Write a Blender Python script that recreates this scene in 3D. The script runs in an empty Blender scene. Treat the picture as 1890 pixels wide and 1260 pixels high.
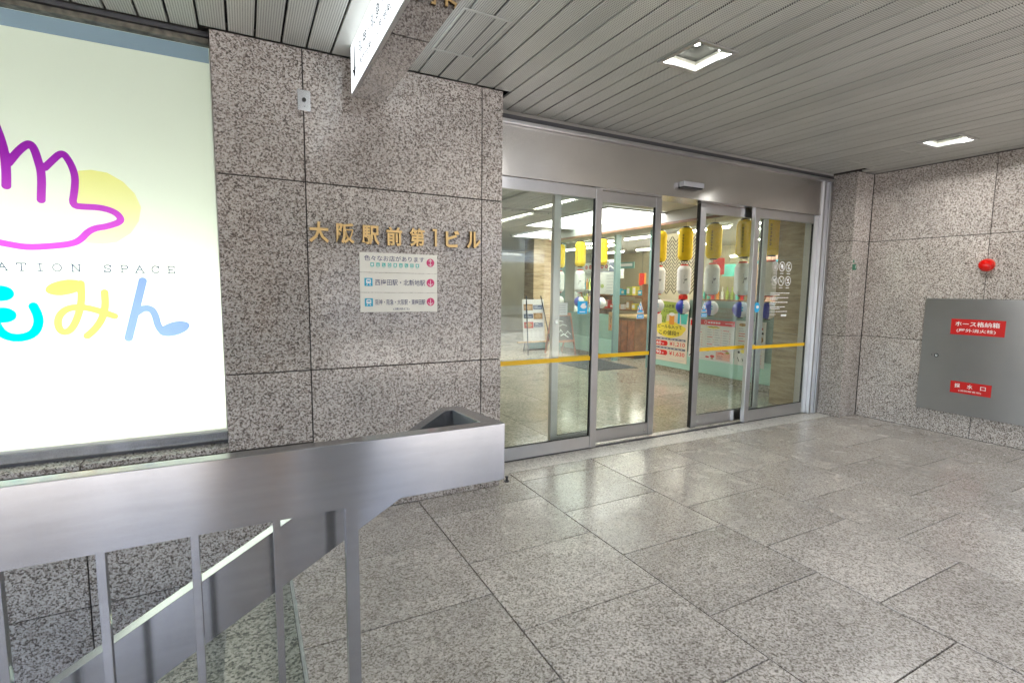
import bpy, math, random
from mathutils import Vector, Matrix
random.seed(7)
S = bpy.context.scene
COL = S.collection
# ---------------------------------------------------------------- camera
f, yaw, pit, rol = 932.25, 0.4848, -0.1033, 0.0115
F = Vector((math.sin(yaw)*math.cos(pit), math.cos(yaw)*math.cos(pit), math.sin(pit)))
R = Vector((math.cos(yaw), -math.sin(yaw), 0)); U = R.cross(F)
R2 = math.cos(rol)*R + math.sin(rol)*U; U2 = -math.sin(rol)*R + math.cos(rol)*U
cd = bpy.data.cameras.new('camera'); cam = bpy.data.objects.new('camera', cd); COL.objects.link(cam)
cd.sensor_width = 36; cd.lens = 36*f/1890; cd.clip_start = .02; cd.clip_end = 400
cam.matrix_world = Matrix(((R2.x, U2.x, -F.x, 0), (R2.y, U2.y, -F.y, -3.2413), (R2.z, U2.z, -F.z, 1.45), (0, 0, 0, 1)))
S.camera = cam
# ---------------------------------------------------------------- daylight
SUN_EL, SUN_AZ = math.radians(60), math.radians(197)     # azimuth clockwise from +y
w = bpy.data.worlds.new('World'); S.world = w; w.use_nodes = True
nt = w.node_tree; nt.nodes.clear()
sky = nt.nodes.new('ShaderNodeTexSky'); sky.sky_type = 'NISHITA'; sky.sun_disc = False
sky.sun_elevation = SUN_EL; sky.sun_rotation = SUN_AZ; sky.dust_density = 2.5
bg = nt.nodes.new('ShaderNodeBackground'); bg.inputs[1].default_value = .15
wo = nt.nodes.new('ShaderNodeOutputWorld'); nt.links.new(sky.outputs[0], bg.inputs[0]); nt.links.new(bg.outputs[0], wo.inputs[0])
sd = bpy.data.lights.new('sun', 'SUN'); sd.energy = 3; sd.angle = math.radians(.5); sd.color = (1, .96, .9)
so = bpy.data.objects.new('sun', sd); COL.objects.link(so)
sdir = Vector((math.sin(SUN_AZ)*math.cos(SUN_EL), math.cos(SUN_AZ)*math.cos(SUN_EL), math.sin(SUN_EL)))
so.rotation_euler = sdir.to_track_quat('Z', 'Y').to_euler(); so.location = (0, -20, 20)
S.view_settings.view_transform = 'Standard'; S.view_settings.look = 'None'
S.view_settings.exposure = 3.58; S.view_settings.gamma = 1; S.view_settings.use_curve_mapping = False
S.render.engine = 'CYCLES'
S.cycles.max_bounces = 10; S.cycles.diffuse_bounces = 4; S.cycles.glossy_bounces = 5
S.cycles.transparent_max_bounces = 24; S.cycles.transmission_bounces = 6
S.cycles.sample_clamp_indirect = .7; S.cycles.sample_clamp_direct = 5; S.cycles.use_denoising = True
S.cycles.caustics_reflective = False; S.cycles.caustics_refractive = False

# ---------------------------------------------------------------- materials
M = {}
def newmat(name):
    m = bpy.data.materials.new(name); m.use_nodes = True; M[name] = m
    return m, m.node_tree, m.node_tree.nodes['Principled BSDF']
def mat(name, col, rough=.5, metal=0, spec=.5, emit=None, es=0, bump=0, bs=60, var=0):
    m, n, b = newmat(name)
    b.inputs['Base Color'].default_value = (*col, 1); b.inputs['Roughness'].default_value = rough
    b.inputs['Metallic'].default_value = metal; b.inputs['Specular IOR Level'].default_value = spec
    if emit: b.inputs['Emission Color'].default_value = (*emit, 1); b.inputs['Emission Strength'].default_value = es
    if bump or var:
        g = n.nodes.new('ShaderNodeNewGeometry'); t = n.nodes.new('ShaderNodeTexNoise')
        t.inputs['Scale'].default_value = bs; t.inputs['Detail'].default_value = 5
        n.links.new(g.outputs['Position'], t.inputs['Vector'])
        if bump:
            bp = n.nodes.new('ShaderNodeBump'); bp.inputs['Strength'].default_value = bump; bp.inputs['Distance'].default_value = .01
            n.links.new(t.outputs[0], bp.inputs['Height']); n.links.new(bp.outputs[0], b.inputs['Normal'])
        if var:
            r = n.nodes.new('ShaderNodeMapRange'); r.inputs['To Min'].default_value = 1-var; r.inputs['To Max'].default_value = 1+var
            r.inputs['From Min'].default_value = .3; r.inputs['From Max'].default_value = .7
            n.links.new(t.outputs[0], r.inputs['Value'])
            mx = n.nodes.new('ShaderNodeVectorMath'); mx.operation = 'SCALE'; mx.inputs[0].default_value = col
            n.links.new(r.outputs[0], mx.inputs['Scale']); n.links.new(mx.outputs[0], b.inputs['Base Color'])
    return m
def worldpos(n, objrand=0):
    g = n.nodes.new('ShaderNodeNewGeometry')
    if not objrand: return g.outputs['Position']
    oi = n.nodes.new('ShaderNodeObjectInfo')
    s = n.nodes.new('ShaderNodeVectorMath'); s.operation = 'SCALE'; s.inputs[0].default_value = (17, 31, 23)
    n.links.new(oi.outputs['Random'], s.inputs['Scale'])
    a = n.nodes.new('ShaderNodeVectorMath'); a.operation = 'ADD'
    n.links.new(g.outputs['Position'], a.inputs[0]); n.links.new(s.outputs[0], a.inputs[1])
    return a.outputs[0]
def noise(n, vec, scale, detail=2, rough=.5, color=False):
    t = n.nodes.new('ShaderNodeTexNoise'); t.inputs['Scale'].default_value = scale; t.inputs['Detail'].default_value = detail
    t.inputs['Roughness'].default_value = rough
    n.links.new(vec, t.inputs['Vector']); return t.outputs[1 if color else 0]
def mapr(n, v, a, b, c, d):
    r = n.nodes.new('ShaderNodeMapRange')
    for i, x in zip(('From Min', 'From Max', 'To Min', 'To Max'), (a, b, c, d)): r.inputs[i].default_value = x
    n.links.new(v, r.inputs['Value']); return r.outputs[0]
def vscale(n, v, s):
    x = n.nodes.new('ShaderNodeVectorMath'); x.operation = 'SCALE'; n.links.new(v, x.inputs[0])
    if isinstance(s, (int, float)): x.inputs['Scale'].default_value = s
    else: n.links.new(s, x.inputs['Scale'])
    return x.outputs[0]
def vadd(n, a, b):
    x = n.nodes.new('ShaderNodeVectorMath'); x.operation = 'ADD'; n.links.new(a, x.inputs[0]); n.links.new(b, x.inputs[1]); return x.outputs[0]
def mulf(n, a, b):
    x = n.nodes.new('ShaderNodeMath'); x.operation = 'MULTIPLY'; n.links.new(a, x.inputs[0])
    if isinstance(b, (int, float)): x.inputs[1].default_value = b
    else: n.links.new(b, x.inputs[1])
    return x.outputs[0]
def granite(name, scale, stops, rough, contrast=.12, blotch=.1, rvar=.05):
    m, n, b = newmat(name)
    p = worldpos(n, 1)
    warp = vscale(n, noise(n, p, scale*1.1, 2, .6, True), .028*60/scale)
    q = vadd(n, p, warp)
    v = n.nodes.new('ShaderNodeTexVoronoi'); v.inputs['Scale'].default_value = scale; n.links.new(q, v.inputs['Vector'])
    sep = n.nodes.new('ShaderNodeSeparateColor'); n.links.new(v.outputs['Color'], sep.inputs[0])
    nz = noise(n, q, scale*.55, 3, .65)
    # cell class = mostly the cell's own draw, pulled by a slower field so dark grains gather in strings
    a1 = n.nodes.new('ShaderNodeMath'); a1.operation = 'MULTIPLY_ADD'
    n.links.new(mapr(n, nz, .36, .64, -.28, .28), a1.inputs[2]); n.links.new(sep.outputs[0], a1.inputs[0]); a1.inputs[1].default_value = 1.0
    cr = n.nodes.new('ShaderNodeValToRGB'); cr.color_ramp.interpolation = 'CONSTANT'
    e = cr.color_ramp.elements
    for i, (pos, c) in enumerate(stops):
        el = e[i] if i < 2 else e.new(pos)
        el.position = pos; el.color = (*c, 1)
    n.links.new(a1.outputs[0], cr.inputs[0])
    fine = mapr(n, noise(n, p, scale*5, 3, .7), .3, .7, 1-contrast, 1+contrast)
    big = mapr(n, noise(n, p, 2.3, 4, .6), .3, .7, 1-blotch, 1+blotch)
    oi = n.nodes.new('ShaderNodeObjectInfo')
    rnd = mapr(n, oi.outputs['Random'], 0, 1, 1-rvar, 1+rvar)
    col = vscale(n, cr.outputs[0], mulf(n, mulf(n, fine, big), rnd))
    n.links.new(col, b.inputs['Base Color'])
    rr = mapr(n, noise(n, p, 4, 4, .6), .3, .7, rough*.8, rough*1.25)
    n.links.new(rr, b.inputs['Roughness']); b.inputs['Specular IOR Level'].default_value = .5
    bp = n.nodes.new('ShaderNodeBump'); bp.inputs['Strength'].default_value = .05; bp.inputs['Distance'].default_value = .002
    n.links.new(nz, bp.inputs['Height']); n.links.new(bp.outputs[0], b.inputs['Normal'])
    return m
GW = [(0, (.11, .095, .085)), (.08, (.17, .145, .13)), (.20, (.25, .212, .19)), (.34, (.37, .325, .295)), (.45, (.44, .395, .365)), (.66, (.525, .495, .465)), (.9, (.59, .56, .53))]
granite('granite_wall', 140, GW, .12, .12, .14, .07)
GF = [(0, (.18, .158, .135)), (.09, (.28, .253, .222)), (.24, (.36, .33, .295)), (.44, (.44, .407, .37)), (.62, (.52, .485, .447)), (.8, (.60, .56, .52))]
granite('granite_floor', 155, GF, .24, .06, .15, .11)
GT = [(0, (.10, .10, .085)), (.13, (.20, .195, .16)), (.30, (.30, .29, .24)), (.46, (.37, .36, .30)), (.62, (.43, .41, .35)), (.8, (.50, .48, .42))]
granite('granite_stair', 100, GT, .4, .1, .08, .04)
GL = [(0, (.24, .215, .17)), (.2, (.34, .31, .25)), (.5, (.41, .375, .31)), (.8, (.47, .435, .365))]
granite('granite_lobby', 60, GL, .16, .1, .14, .08)
GS = [(0, (.46, .45, .41)), (.15, (.62, .60, .55)), (.4, (.74, .72, .67)), (.8, (.82, .80, .75))]
granite('granite_sill', 110, GS, .3)

def steel(name, col, rough, axis='z', bump=.12, freq=150, blot=.05, grain=.015, metal=1):
    m, n, b = newmat(name)
    p = worldpos(n)
    mp = n.nodes.new('ShaderNodeMapping'); n.links.new(p, mp.inputs[0])
    sc = {'z': (5, 5, freq), 'x': (freq, 5, 5), 'd': (9, 9, freq)}[axis]
    mp.inputs['Scale'].default_value = sc
    t = n.nodes.new('ShaderNodeTexNoise'); t.inputs['Scale'].default_value = 1; t.inputs['Detail'].default_value = 3
    n.links.new(mp.outputs[0], t.inputs['Vector'])
    b.inputs['Anisotropic'].default_value = .85      # brushed along the horizontal: blur runs across the brush lines
    cx = n.nodes.new('ShaderNodeCombineXYZ'); cx.inputs[1].default_value = .04; cx.inputs[2].default_value = 1; n.links.new(cx.outputs[0], b.inputs['Tangent'])
    g = noise(n, p, 3.1, 4, .6)
    c = vscale(n, None, 1) if False else None
    x = n.nodes.new('ShaderNodeVectorMath'); x.operation = 'SCALE'; x.inputs[0].default_value = col
    n.links.new(mulf(n, mapr(n, g, .3, .7, 1-blot, 1+blot), mapr(n, t.outputs[0], .3, .7, 1-grain, 1+grain)), x.inputs['Scale'])
    n.links.new(x.outputs[0], b.inputs['Base Color'])
    b.inputs['Roughness'].default_value = rough
    b.inputs['Metallic'].default_value = metal
    return m
steel('steel_rail', (.385, .395, .42), .17, 'z', freq=55, blot=.08, grain=.05, metal=.9)
steel('steel_header', (.64, .62, .60), .22, 'z', .08)
steel('steel_frame', (.56, .56, .57), .28, 'x', .08)
steel('steel_cabinet', (.42, .42, .43), .42, 'z', .06, 500, .04)
mat('steel_dark', (.12, .12, .13), .4, .8)
mat('steel_plain', (.66, .66, .68), .2, 1)
mat('mirror_steel', (.50, .49, .48), .025, 1)
mat('joint', (.035, .03, .028), .8)
mat('floor_joint', (.03, .029, .028), .8)
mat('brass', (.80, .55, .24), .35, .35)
mat('brass_side_shade', (.07, .04, .018), .5, .4)  # shadow on the sides of the raised letters, painted as dark brass
mat('plate_white', (.82, .81, .74), .45, var=.03, bs=9)
mat('ink_navy', (.03, .035, .13), .5)
mat('ink_teal', (.10, .52, .45), .5)
mat('ink_cyan', (.02, .42, .62), .5)
mat('ink_magenta', (.62, .04, .17), .5)
mat('ink_white', (.85, .85, .85), .5)
mat('ink_black', (.02, .02, .02), .5)
mat('ink_red', (.68, .02, .015), .4)
mat('label_red', (.55, .008, .008), .35)
mat('ink_orange', (.85, .35, .05), .5)
mat('ink_yellow', (.85, .70, .08), .5)
mat('ink_slate', (.14, .16, .22), .5)
mat('ink_grey', (.35, .35, .37), .5)
mat('ink_green', (.35, .45, .08), .5)
mat('paper', (.74, .73, .70), .6)
mat('paper_cream', (.76, .68, .55), .6)
mat('paper_pink', (.80, .45, .36), .6)
mat('food_brown', (.42, .25, .10), .6, var=.5, bs=40)
mat('food_red', (.55, .10, .06), .6, var=.5, bs=60)
mat('tape_yellow', (.90, .55, .01), .4)
mat('sky_sticker', (.02, .42, .78), .4)
mat('mint', (.42, .68, .58), .35, var=.03, bs=3)
mat('film_board', (.30, .40, .36), .4)
mat('mint_dark', (.16, .36, .31), .35)
mat('teal_post', (.22, .36, .36), .4)
mat('lamp_yellow', (.88, .62, .015), .75, var=.05, bs=14)
mat('lamp_white', (.90, .90, .87), .75, var=.03, bs=14)
mat('lamp_blue', (.03, .045, .42), .35)
mat('red_cap', (.65, .06, .03), .4)
mat('black', (.015, .015, .016), .4)
mat('rubber', (.02, .02, .022), .7)
mat('wood_red', (.34, .10, .035), .45, var=.3, bs=12)
mat('wood_pale', (.55, .36, .17), .5, var=.2, bs=12)
mat('wood_brown', (.24, .11, .05), .45, var=.3, bs=7)
mat('blackboard', (.03, .035, .035), .6)
mat('board_green', (.02, .13, .10), .5)
mat('white_wall', (.66, .65, .61), .6)
mat('cream_wall', (.34, .30, .20), .6); mat('chevron_wall', (.60, .54, .40), .6)
mat('chevron_line', (.05, .045, .035), .7)
mat('lobby_grey', (.44, .43, .37), .25, var=.1, bs=1.5)
mat('lobby_ceiling', (.50, .50, .47), .6)
mat('white_paint', (.75, .75, .74), .4)
mat('recess_paint', (.60, .62, .55), .4)
mat('tube', (.8, .8, .8), .5, emit=(1, .95, .82), es=13)
mat('tube_warm', (.8, .8, .8), .5, emit=(1, .87, .62), es=6)
mat('troffer', (.8, .8, .8), .5, emit=(1, .99, .95), es=.75)
mat('bulb', (.8, .8, .8), .5, emit=(1, .98, .92), es=28)
mat('box_tube', (.8, .8, .8), .5, emit=(.97, 1, .93), es=3.6)
mat('box_white', (.85, .85, .82), .6)
mat('sign_face', (.8, .8, .8), .3, emit=(.90, .96, 1), es=.20)
mat('ink_sign', (.03, .035, .045), .9, spec=0)
mat('trim_old', (.17, .16, .13), .5, .3, var=.5, bs=25)
mat('asphalt', (.05, .05, .052), .85, bump=.2, bs=80, var=.2)
mat('paving', (.17, .165, .155), .8, var=.15, bs=5)
mat('kerb', (.42, .41, .39), .8)
mat('road_paint', (.75, .75, .73), .6)
mat('concrete', (.38, .37, .35), .75, var=.1, bs=2)
mat('facade_a', (.42, .40, .37), .7, var=.08, bs=1)
mat('facade_b', (.34, .22, .14), .7, var=.1, bs=1)
mat('facade_c', (.52, .52, .50), .7, var=.06, bs=1)
mat('window_dark', (.05, .06, .07), .08)
mat('bark', (.10, .075, .05), .85, var=.3, bs=18, bump=.5)
mat('leaf_a', (.055, .10, .025), .5); mat('leaf_b', (.085, .13, .035), .5); mat('leaf_c', (.035, .07, .02), .5)
mat('van_white', (.72, .73, .74), .25)
mat('amber', (.95, .42, .02), .4)
mat('plant_green', (.06, .15, .04), .5)
mat('silver_plastic', (.55, .56, .60), .35, .3)
mat('red_lens', (.50, .004, .003), .12, emit=(1, .01, 0), es=.012)
mat('mat_grey', (.045, .05, .055), .9, bump=.4, bs=200)

# perforated aluminium slats
def slat_mat(name, holes):
    m, n, b = newmat(name)
    p = worldpos(n)
    col = (.54, .55, .52)
    b.inputs['Roughness'].default_value = .42; b.inputs['Metallic'].default_value = .25
    oi = n.nodes.new('ShaderNodeObjectInfo')
    k = mulf(n, mapr(n, oi.outputs['Random'], 0, 1, .92, 1.06), mapr(n, noise(n, p, 2, 4, .6), .3, .7, .94, 1.06))
    if holes:
        mp = n.nodes.new('ShaderNodeMapping'); mp.inputs['Scale'].default_value = (1/.0115, 1/.0115, 0); n.links.new(p, mp.inputs[0])
        fr = n.nodes.new('ShaderNodeVectorMath'); fr.operation = 'FRACTION'; n.links.new(mp.outputs[0], fr.inputs[0])
        ds = n.nodes.new('ShaderNodeVectorMath'); ds.operation = 'DISTANCE'; ds.inputs[1].default_value = (.5, .5, 0); n.links.new(fr.outputs[0], ds.inputs[0])
        lt = n.nodes.new('ShaderNodeMath'); lt.operation = 'GREATER_THAN'; lt.inputs[1].default_value = .25; n.links.new(ds.outputs['Value'], lt.inputs[0])
        k = mulf(n, k, mapr(n, lt.outputs[0], 0, 1, .12, 1))
    x = n.nodes.new('ShaderNodeVectorMath'); x.operation = 'SCALE'; x.inputs[0].default_value = col
    n.links.new(k, x.inputs['Scale']); n.links.new(x.outputs[0], b.inputs['Base Color'])
slat_mat('slat', True); slat_mat('slat_plain', False)

# travertine
m, n, b = newmat('travertine')
p = worldpos(n); mp = n.nodes.new('ShaderNodeMapping'); mp.inputs['Scale'].default_value = (1.2, 1.2, 9); n.links.new(p, mp.inputs[0])
t = noise(n, mp.outputs[0], 2.2, 7, .65); cr = n.nodes.new('ShaderNodeValToRGB'); e = cr.color_ramp.elements
e[0].position = .3; e[0].color = (.27, .19, .10, 1); e[1].position = .68; e[1].color = (.55, .44, .28, 1); el = e.new(.5); el.color = (.43, .33, .195, 1)
n.links.new(t, cr.inputs[0]); n.links.new(cr.outputs[0], b.inputs['Base Color']); b.inputs['Roughness'].default_value = .28

# glass: clear pane with fresnel reflection
def glass(name, tint, ior=1.45, rough=0.0):
    m = bpy.data.materials.new(name); m.use_nodes = True; M[name] = m; n = m.node_tree; n.nodes.clear()
    o = n.nodes.new('ShaderNodeOutputMaterial'); mx = n.nodes.new('ShaderNodeMixShader'); tr = n.nodes.new('ShaderNodeBsdfTransparent')
    gl = n.nodes.new('ShaderNodeBsdfGlossy'); fr = n.nodes.new('ShaderNodeFresnel'); fr.inputs[0].default_value = ior
    tr.inputs[0].default_value = (*tint, 1); gl.inputs['Roughness'].default_value = rough; gl.inputs[0].default_value = (.95, 1, .98, 1)
    g = n.nodes.new('ShaderNodeNewGeometry'); dt = n.nodes.new('ShaderNodeVectorMath'); dt.operation = 'DOT_PRODUCT'
    n.links.new(g.outputs['Incoming'], dt.inputs[0]); n.links.new(g.outputs['Normal'], dt.inputs[1])
    def mt(op, a, b_=None):
        q = n.nodes.new('ShaderNodeMath'); q.operation = op
        for i_, v_ in enumerate((a, b_)):
            if v_ is None: continue
            if isinstance(v_, (int, float)): q.inputs[i_].default_value = v_
            else: n.links.new(v_, q.inputs[i_])
        return q.outputs[0]
    r0 = ((ior-1)/(ior+1))**2      # Schlick, the same from both sides of the pane
    fac = mt('ADD', r0, mt('MULTIPLY', mt('POWER', mt('SUBTRACT', 1, mt('ABSOLUTE', dt.outputs['Value'])), 5), 1-r0))
    n.nodes.remove(fr); n.links.new(fac, mx.inputs[0]); n.links.new(tr.outputs[0], mx.inputs[1]); n.links.new(gl.outputs[0], mx.inputs[2]); n.links.new(mx.outputs[0], o.inputs[0])
glass('glass', (.92, .955, .935), 1.62); glass('shop_glass', (.95, .97, .96), 1.4)
# illuminated diffuser (light really comes from the tubes behind it)
m = bpy.data.materials.new('diffuser'); m.use_nodes = True; M['diffuser'] = m; n = m.node_tree; n.nodes.clear()
o = n.nodes.new('ShaderNodeOutputMaterial'); tl = n.nodes.new('ShaderNodeBsdfTranslucent'); tl.inputs[0].default_value = (.86, .89, .84, 1)
gl = n.nodes.new('ShaderNodeBsdfDiffuse'); gl.inputs[0].default_value = (.75, .78, .75, 1)
mx = n.nodes.new('ShaderNodeMixShader'); mx.inputs[0].default_value = .25
n.links.new(tl.outputs[0], mx.inputs[1]); n.links.new(gl.outputs[0], mx.inputs[2]); n.links.new(mx.outputs[0], o.inputs[0])
def film(name, c0, c1=None, z0=0, z1=1):
    m = bpy.data.materials.new(name); m.use_nodes = True; M[name] = m; n = m.node_tree; n.nodes.clear()
    o = n.nodes.new('ShaderNodeOutputMaterial'); tr = n.nodes.new('ShaderNodeBsdfTransparent'); tr.inputs[0].default_value = (*c0, 1)
    if c1:
        g = n.nodes.new('ShaderNodeNewGeometry'); s = n.nodes.new('ShaderNodeSeparateXYZ'); n.links.new(g.outputs['Position'], s.inputs[0])
        cr = n.nodes.new('ShaderNodeValToRGB'); cr.color_ramp.elements[0].color = (*c0, 1); cr.color_ramp.elements[1].color = (*c1, 1)
        n.links.new(mapr(n, s.outputs[2], z0, z1, 0, 1), cr.inputs[0]); n.links.new(cr.outputs[0], tr.inputs[0])
    n.links.new(tr.outputs[0], o.inputs[0])
film('film_purple', (.55, .075, .62), (.36, .025, .50), 1.80, 2.08)
film('film_sun', (.97, .92, .72), (.95, .88, .42), 1.66, 2.02)
film('film_cyan', (.0, .42, .46)); film('film_gold', (.62, .40, .11)); film('film_peri', (.13, .18, .50)); film('film_navy', (.015, .03, .12)); film('film_grey', (.5, .5, .48))
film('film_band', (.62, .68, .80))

# ---------------------------------------------------------------- mesh helpers
class MB:
    def __init__(s, m='paper'): s.v = []; s.f = []; s.mi = []; s.ms = []; s.m = m; s.sm = []
    def use(s, m): s.m = m; return s
    def _k(s):
        if s.m not in s.ms: s.ms.append(s.m)
        return s.ms.index(s.m)
    def add(s, vs, fs, smooth=False):
        o = len(s.v); s.v += [tuple(v) for v in vs]; k = s._k()
        for f_ in fs: s.f.append([i+o for i in f_]); s.mi.append(k); s.sm.append(smooth)
        return s
    def box(s, x0, x1, y0, y1, z0, z1):
        if x0 > x1: x0, x1 = x1, x0
        if y0 > y1: y0, y1 = y1, y0
        if z0 > z1: z0, z1 = z1, z0
        return s.add([(x0, y0, z0), (x1, y0, z0), (x1, y1, z0), (x0, y1, z0), (x0, y0, z1), (x1, y0, z1), (x1, y1, z1), (x0, y1, z1)],
                     [(0, 3, 2, 1), (4, 5, 6, 7), (0, 1, 5, 4), (1, 2, 6, 5), (2, 3, 7, 6), (3, 0, 4, 7)])
    def prism(s, pts, a, b_, axis='z'):
        """polygon pts extruded between a and b_ along axis; pts in the two other axes (in xyz order)"""
        def mk(p, t): return {'z': (p[0], p[1], t), 'y': (p[0], t, p[1]), 'x': (t, p[0], p[1])}[axis]
        n_ = len(pts); vs = [mk(p, a) for p in pts]+[mk(p, b_) for p in pts]
        fs = [tuple(range(n_))[::-1], tuple(range(n_, 2*n_))]+[(i, (i+1) % n_, (i+1) % n_+n_, i+n_) for i in range(n_)]
        return s.add(vs, fs)
    def cyl(s, p0, p1, r0, r1=None, n_=16, smooth=True):
        r1 = r0 if r1 is None else r1; p0, p1 = Vector(p0), Vector(p1); d = (p1-p0).normalized()
        a = d.orthogonal().normalized(); b_ = d.cross(a); vs = []
        for p, r in ((p0, r0), (p1, r1)):
            for i in range(n_):
                t = 2*math.pi*i/n_; vs.append(p+(a*math.cos(t)+b_*math.sin(t))*r)
        s.add(vs, [(i, (i+1) % n_, (i+1) % n_+n_, i+n_) for i in range(n_)], smooth)
        return s.add(vs, [tuple(range(n_))[::-1], tuple(range(n_, 2*n_))])
    def lathe(s, c, prof, n_=24, smooth=True):
        vs = []; c = Vector(c)
        for r, z in prof:
            for i in range(n_):
                t = 2*math.pi*i/n_; vs.append(c+Vector((r*math.cos(t), r*math.sin(t), z)))
        fs = [(j*n_+i, j*n_+(i+1) % n_, (j+1)*n_+(i+1) % n_, (j+1)*n_+i) for j in range(len(prof)-1) for i in range(n_)]
        return s.add(vs, fs, smooth)
    def build(s, name, parent=None, bevel=0, loc=None):
        me = bpy.data.meshes.new(name)
        L = Vector(loc) if loc else (wloc(parent) if parent else Vector((0, 0, 0)))
        me.from_pydata([tuple(Vector(v)-L) for v in s.v], [], s.f)
        for m_ in s.ms: me.materials.append(M[m_])
        me.polygons.foreach_set('material_index', s.mi); me.polygons.foreach_set('use_smooth', s.sm); me.update()
        o = bpy.data.objects.new(name, me); COL.objects.link(o)
        if parent:
            o.parent = parent; o.location = L-wloc(parent)
        else: o.location = L
        if bevel:
            bm = o.modifiers.new('bevel', 'BEVEL'); bm.width = bevel; bm.segments = 2; bm.limit_method = 'ANGLE'; bm.angle_limit = .6
        return o
def wloc(o):
    v = Vector(o.location)
    while o.parent: o = o.parent; v += o.location
    return v
def tag(o, label=None, cat=None, group=None, kind=None):
    if label: o['label'] = label
    if cat: o['category'] = cat
    if group: o['group'] = group
    if kind: o['kind'] = kind
    return o
def thing(name, label, cat, loc=(0, 0, 0), group=None):
    o = bpy.data.objects.new(name, None); o.empty_display_size = .1; COL.objects.link(o); o.location = loc
    return tag(o, label, cat, group)
def copy_tree(o, parent=None):
    c = o.copy(); COL.objects.link(c); c.parent = parent
    for ch in list(o.children): copy_tree(ch, c)
    return c
def B(name, m, parent, *b, bevel=0): return MB(m).box(*b).build(name, parent, bevel)

_tc = {}
def text_geo(body, bold=0):
    k = (body, bold)
    if k not in _tc:
        c = bpy.data.curves.new('t', 'FONT'); c.body = body; c.resolution_u = 2; c.offset = bold; c.fill_mode = 'FRONT'
        c.extrude = 0
        o = bpy.data.objects.new('t', c); COL.objects.link(o)
        me = o.to_mesh(); vs = [tuple(v.co) for v in me.vertices]; fs = [tuple(p.vertices) for p in me.polygons]
        o.to_mesh_clear(); bpy.data.objects.remove(o); bpy.data.curves.remove(c)
        _tc[k] = (vs, fs)
    return _tc[k]
class Dec:
    """flat print in the plane (origin, right, up); d = distance in front of the plane"""
    def __init__(s, o, r, u): s.o = Vector(o); s.r = Vector(r); s.u = Vector(u); s.n = s.r.cross(s.u); s.mb = MB(); s.d = .0005
    def P(s, x, y, d=None): return s.o+s.r*x+s.u*y+s.n*(s.d if d is None else d)
    def poly(s, m, pts, d=None): s.mb.use(m).add([s.P(x, y, d) for x, y in pts], [tuple(range(len(pts)))]); return s
    def rect(s, m, x0, y0, x1, y1, d=None): return s.poly(m, [(x0, y0), (x1, y0), (x1, y1), (x0, y1)], d)
    def ell(s, m, cx, cy, rx, ry=None, d=None, n_=24):
        ry = ry or rx; return s.poly(m, [(cx+rx*math.cos(2*math.pi*i/n_), cy+ry*math.sin(2*math.pi*i/n_)) for i in range(n_)], d)
    def ring(s, m, cx, cy, rx, ry, wd, d=None, n_=28):
        vs = []; 
        for i in range(n_):
            t = 2*math.pi*i/n_; vs += [s.P(cx+rx*math.cos(t), cy+ry*math.sin(t), d), s.P(cx+(rx-wd)*math.cos(t), cy+(ry-wd)*math.sin(t), d)]
        s.mb.use(m).add(vs, [(2*i, 2*((i+1) % n_), 2*((i+1) % n_)+1, 2*i+1) for i in range(n_)]); return s
    def line(s, m, pts, wd, d=None):
        s.mb.use(m); n_ = len(pts); vs = []
        P2 = [Vector(p) for p in pts]
        for i in range(n_):
            a = (P2[i]-P2[i-1]).normalized() if i else None; b_ = (P2[i+1]-P2[i]).normalized() if i < n_-1 else None
            if a is None: a = b_
            if b_ is None: b_ = a
            t = (a+b_)
            t = t.normalized() if t.length > .2 else a
            nn = Vector((-t.y, t.x)); k = 1/max(.55, abs(nn.dot(Vector((-a.y, a.x)))))
            w_ = wd[i] if isinstance(wd, (list, tuple)) else wd
            vs += [s.P(*(P2[i]+nn*w_/2*k), d), s.P(*(P2[i]-nn*w_/2*k), d)]
        s.mb.add(vs, [(2*i, 2*i+2, 2*i+3, 2*i+1)[::-1] for i in range(n_-1)]); return s
    def text(s, m, body, x, y, h=None, wd=None, bold=0, d=None, align='l', depth=0, side=None):
        """fits the ink box: h = ink height, wd = ink width"""
        vs, fs = text_geo(body, bold)
        xs = [v[0] for v in vs]; ys = [v[1] for v in vs]
        x0, x1, y0, y1 = min(xs), max(xs), min(ys), max(ys)
        sy = h/(y1-y0) if h else None; sx = wd/(x1-x0) if wd else None
        sy = sy or sx; sx = sx or sy
        ox = x - ({'l': 0, 'c': .5, 'r': 1}[align])*(x1-x0)*sx
        dd = s.d if d is None else d
        s.mb.use(m).add([s.P(ox+(v[0]-x0)*sx, y+(v[1]-y0)*sy, dd+depth) for v in vs], fs)
        if depth:
            s.mb.use(side or m)
            from collections import Counter
            ed = Counter(); 
            for f_ in fs:
                for i in range(len(f_)): ed[(f_[i], f_[(i+1) % len(f_)])] += 1
            be = [e_ for e_ in ed if (e_[1], e_[0]) not in ed]
            V2 = []; F2 = []
            for a, b_ in be:
                for q, dz in ((a, 0), (b_, 0), (b_, depth), (a, depth)):
                    v = vs[q]; V2.append(s.P(ox+(v[0]-x0)*sx, y+(v[1]-y0)*sy, dd+dz))
                k = len(V2); F2.append((k-4, k-3, k-2, k-1))
            s.mb.add(V2, F2)
        return s
    def build(s, name, parent): return s.mb.build(name, parent)
X, Y, Z = Vector((1, 0, 0)), Vector((0, 1, 0)), Vector((0, 0, 1))
def front(x, y, z): return Dec((x, y, z), X, Z)        # faces -y
def westf(x, y, z): return Dec((x, y, z), -Y, Z)       # faces -x
H = 2.8
XE, XW, XJ = 6.09, 6.42, .152

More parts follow.
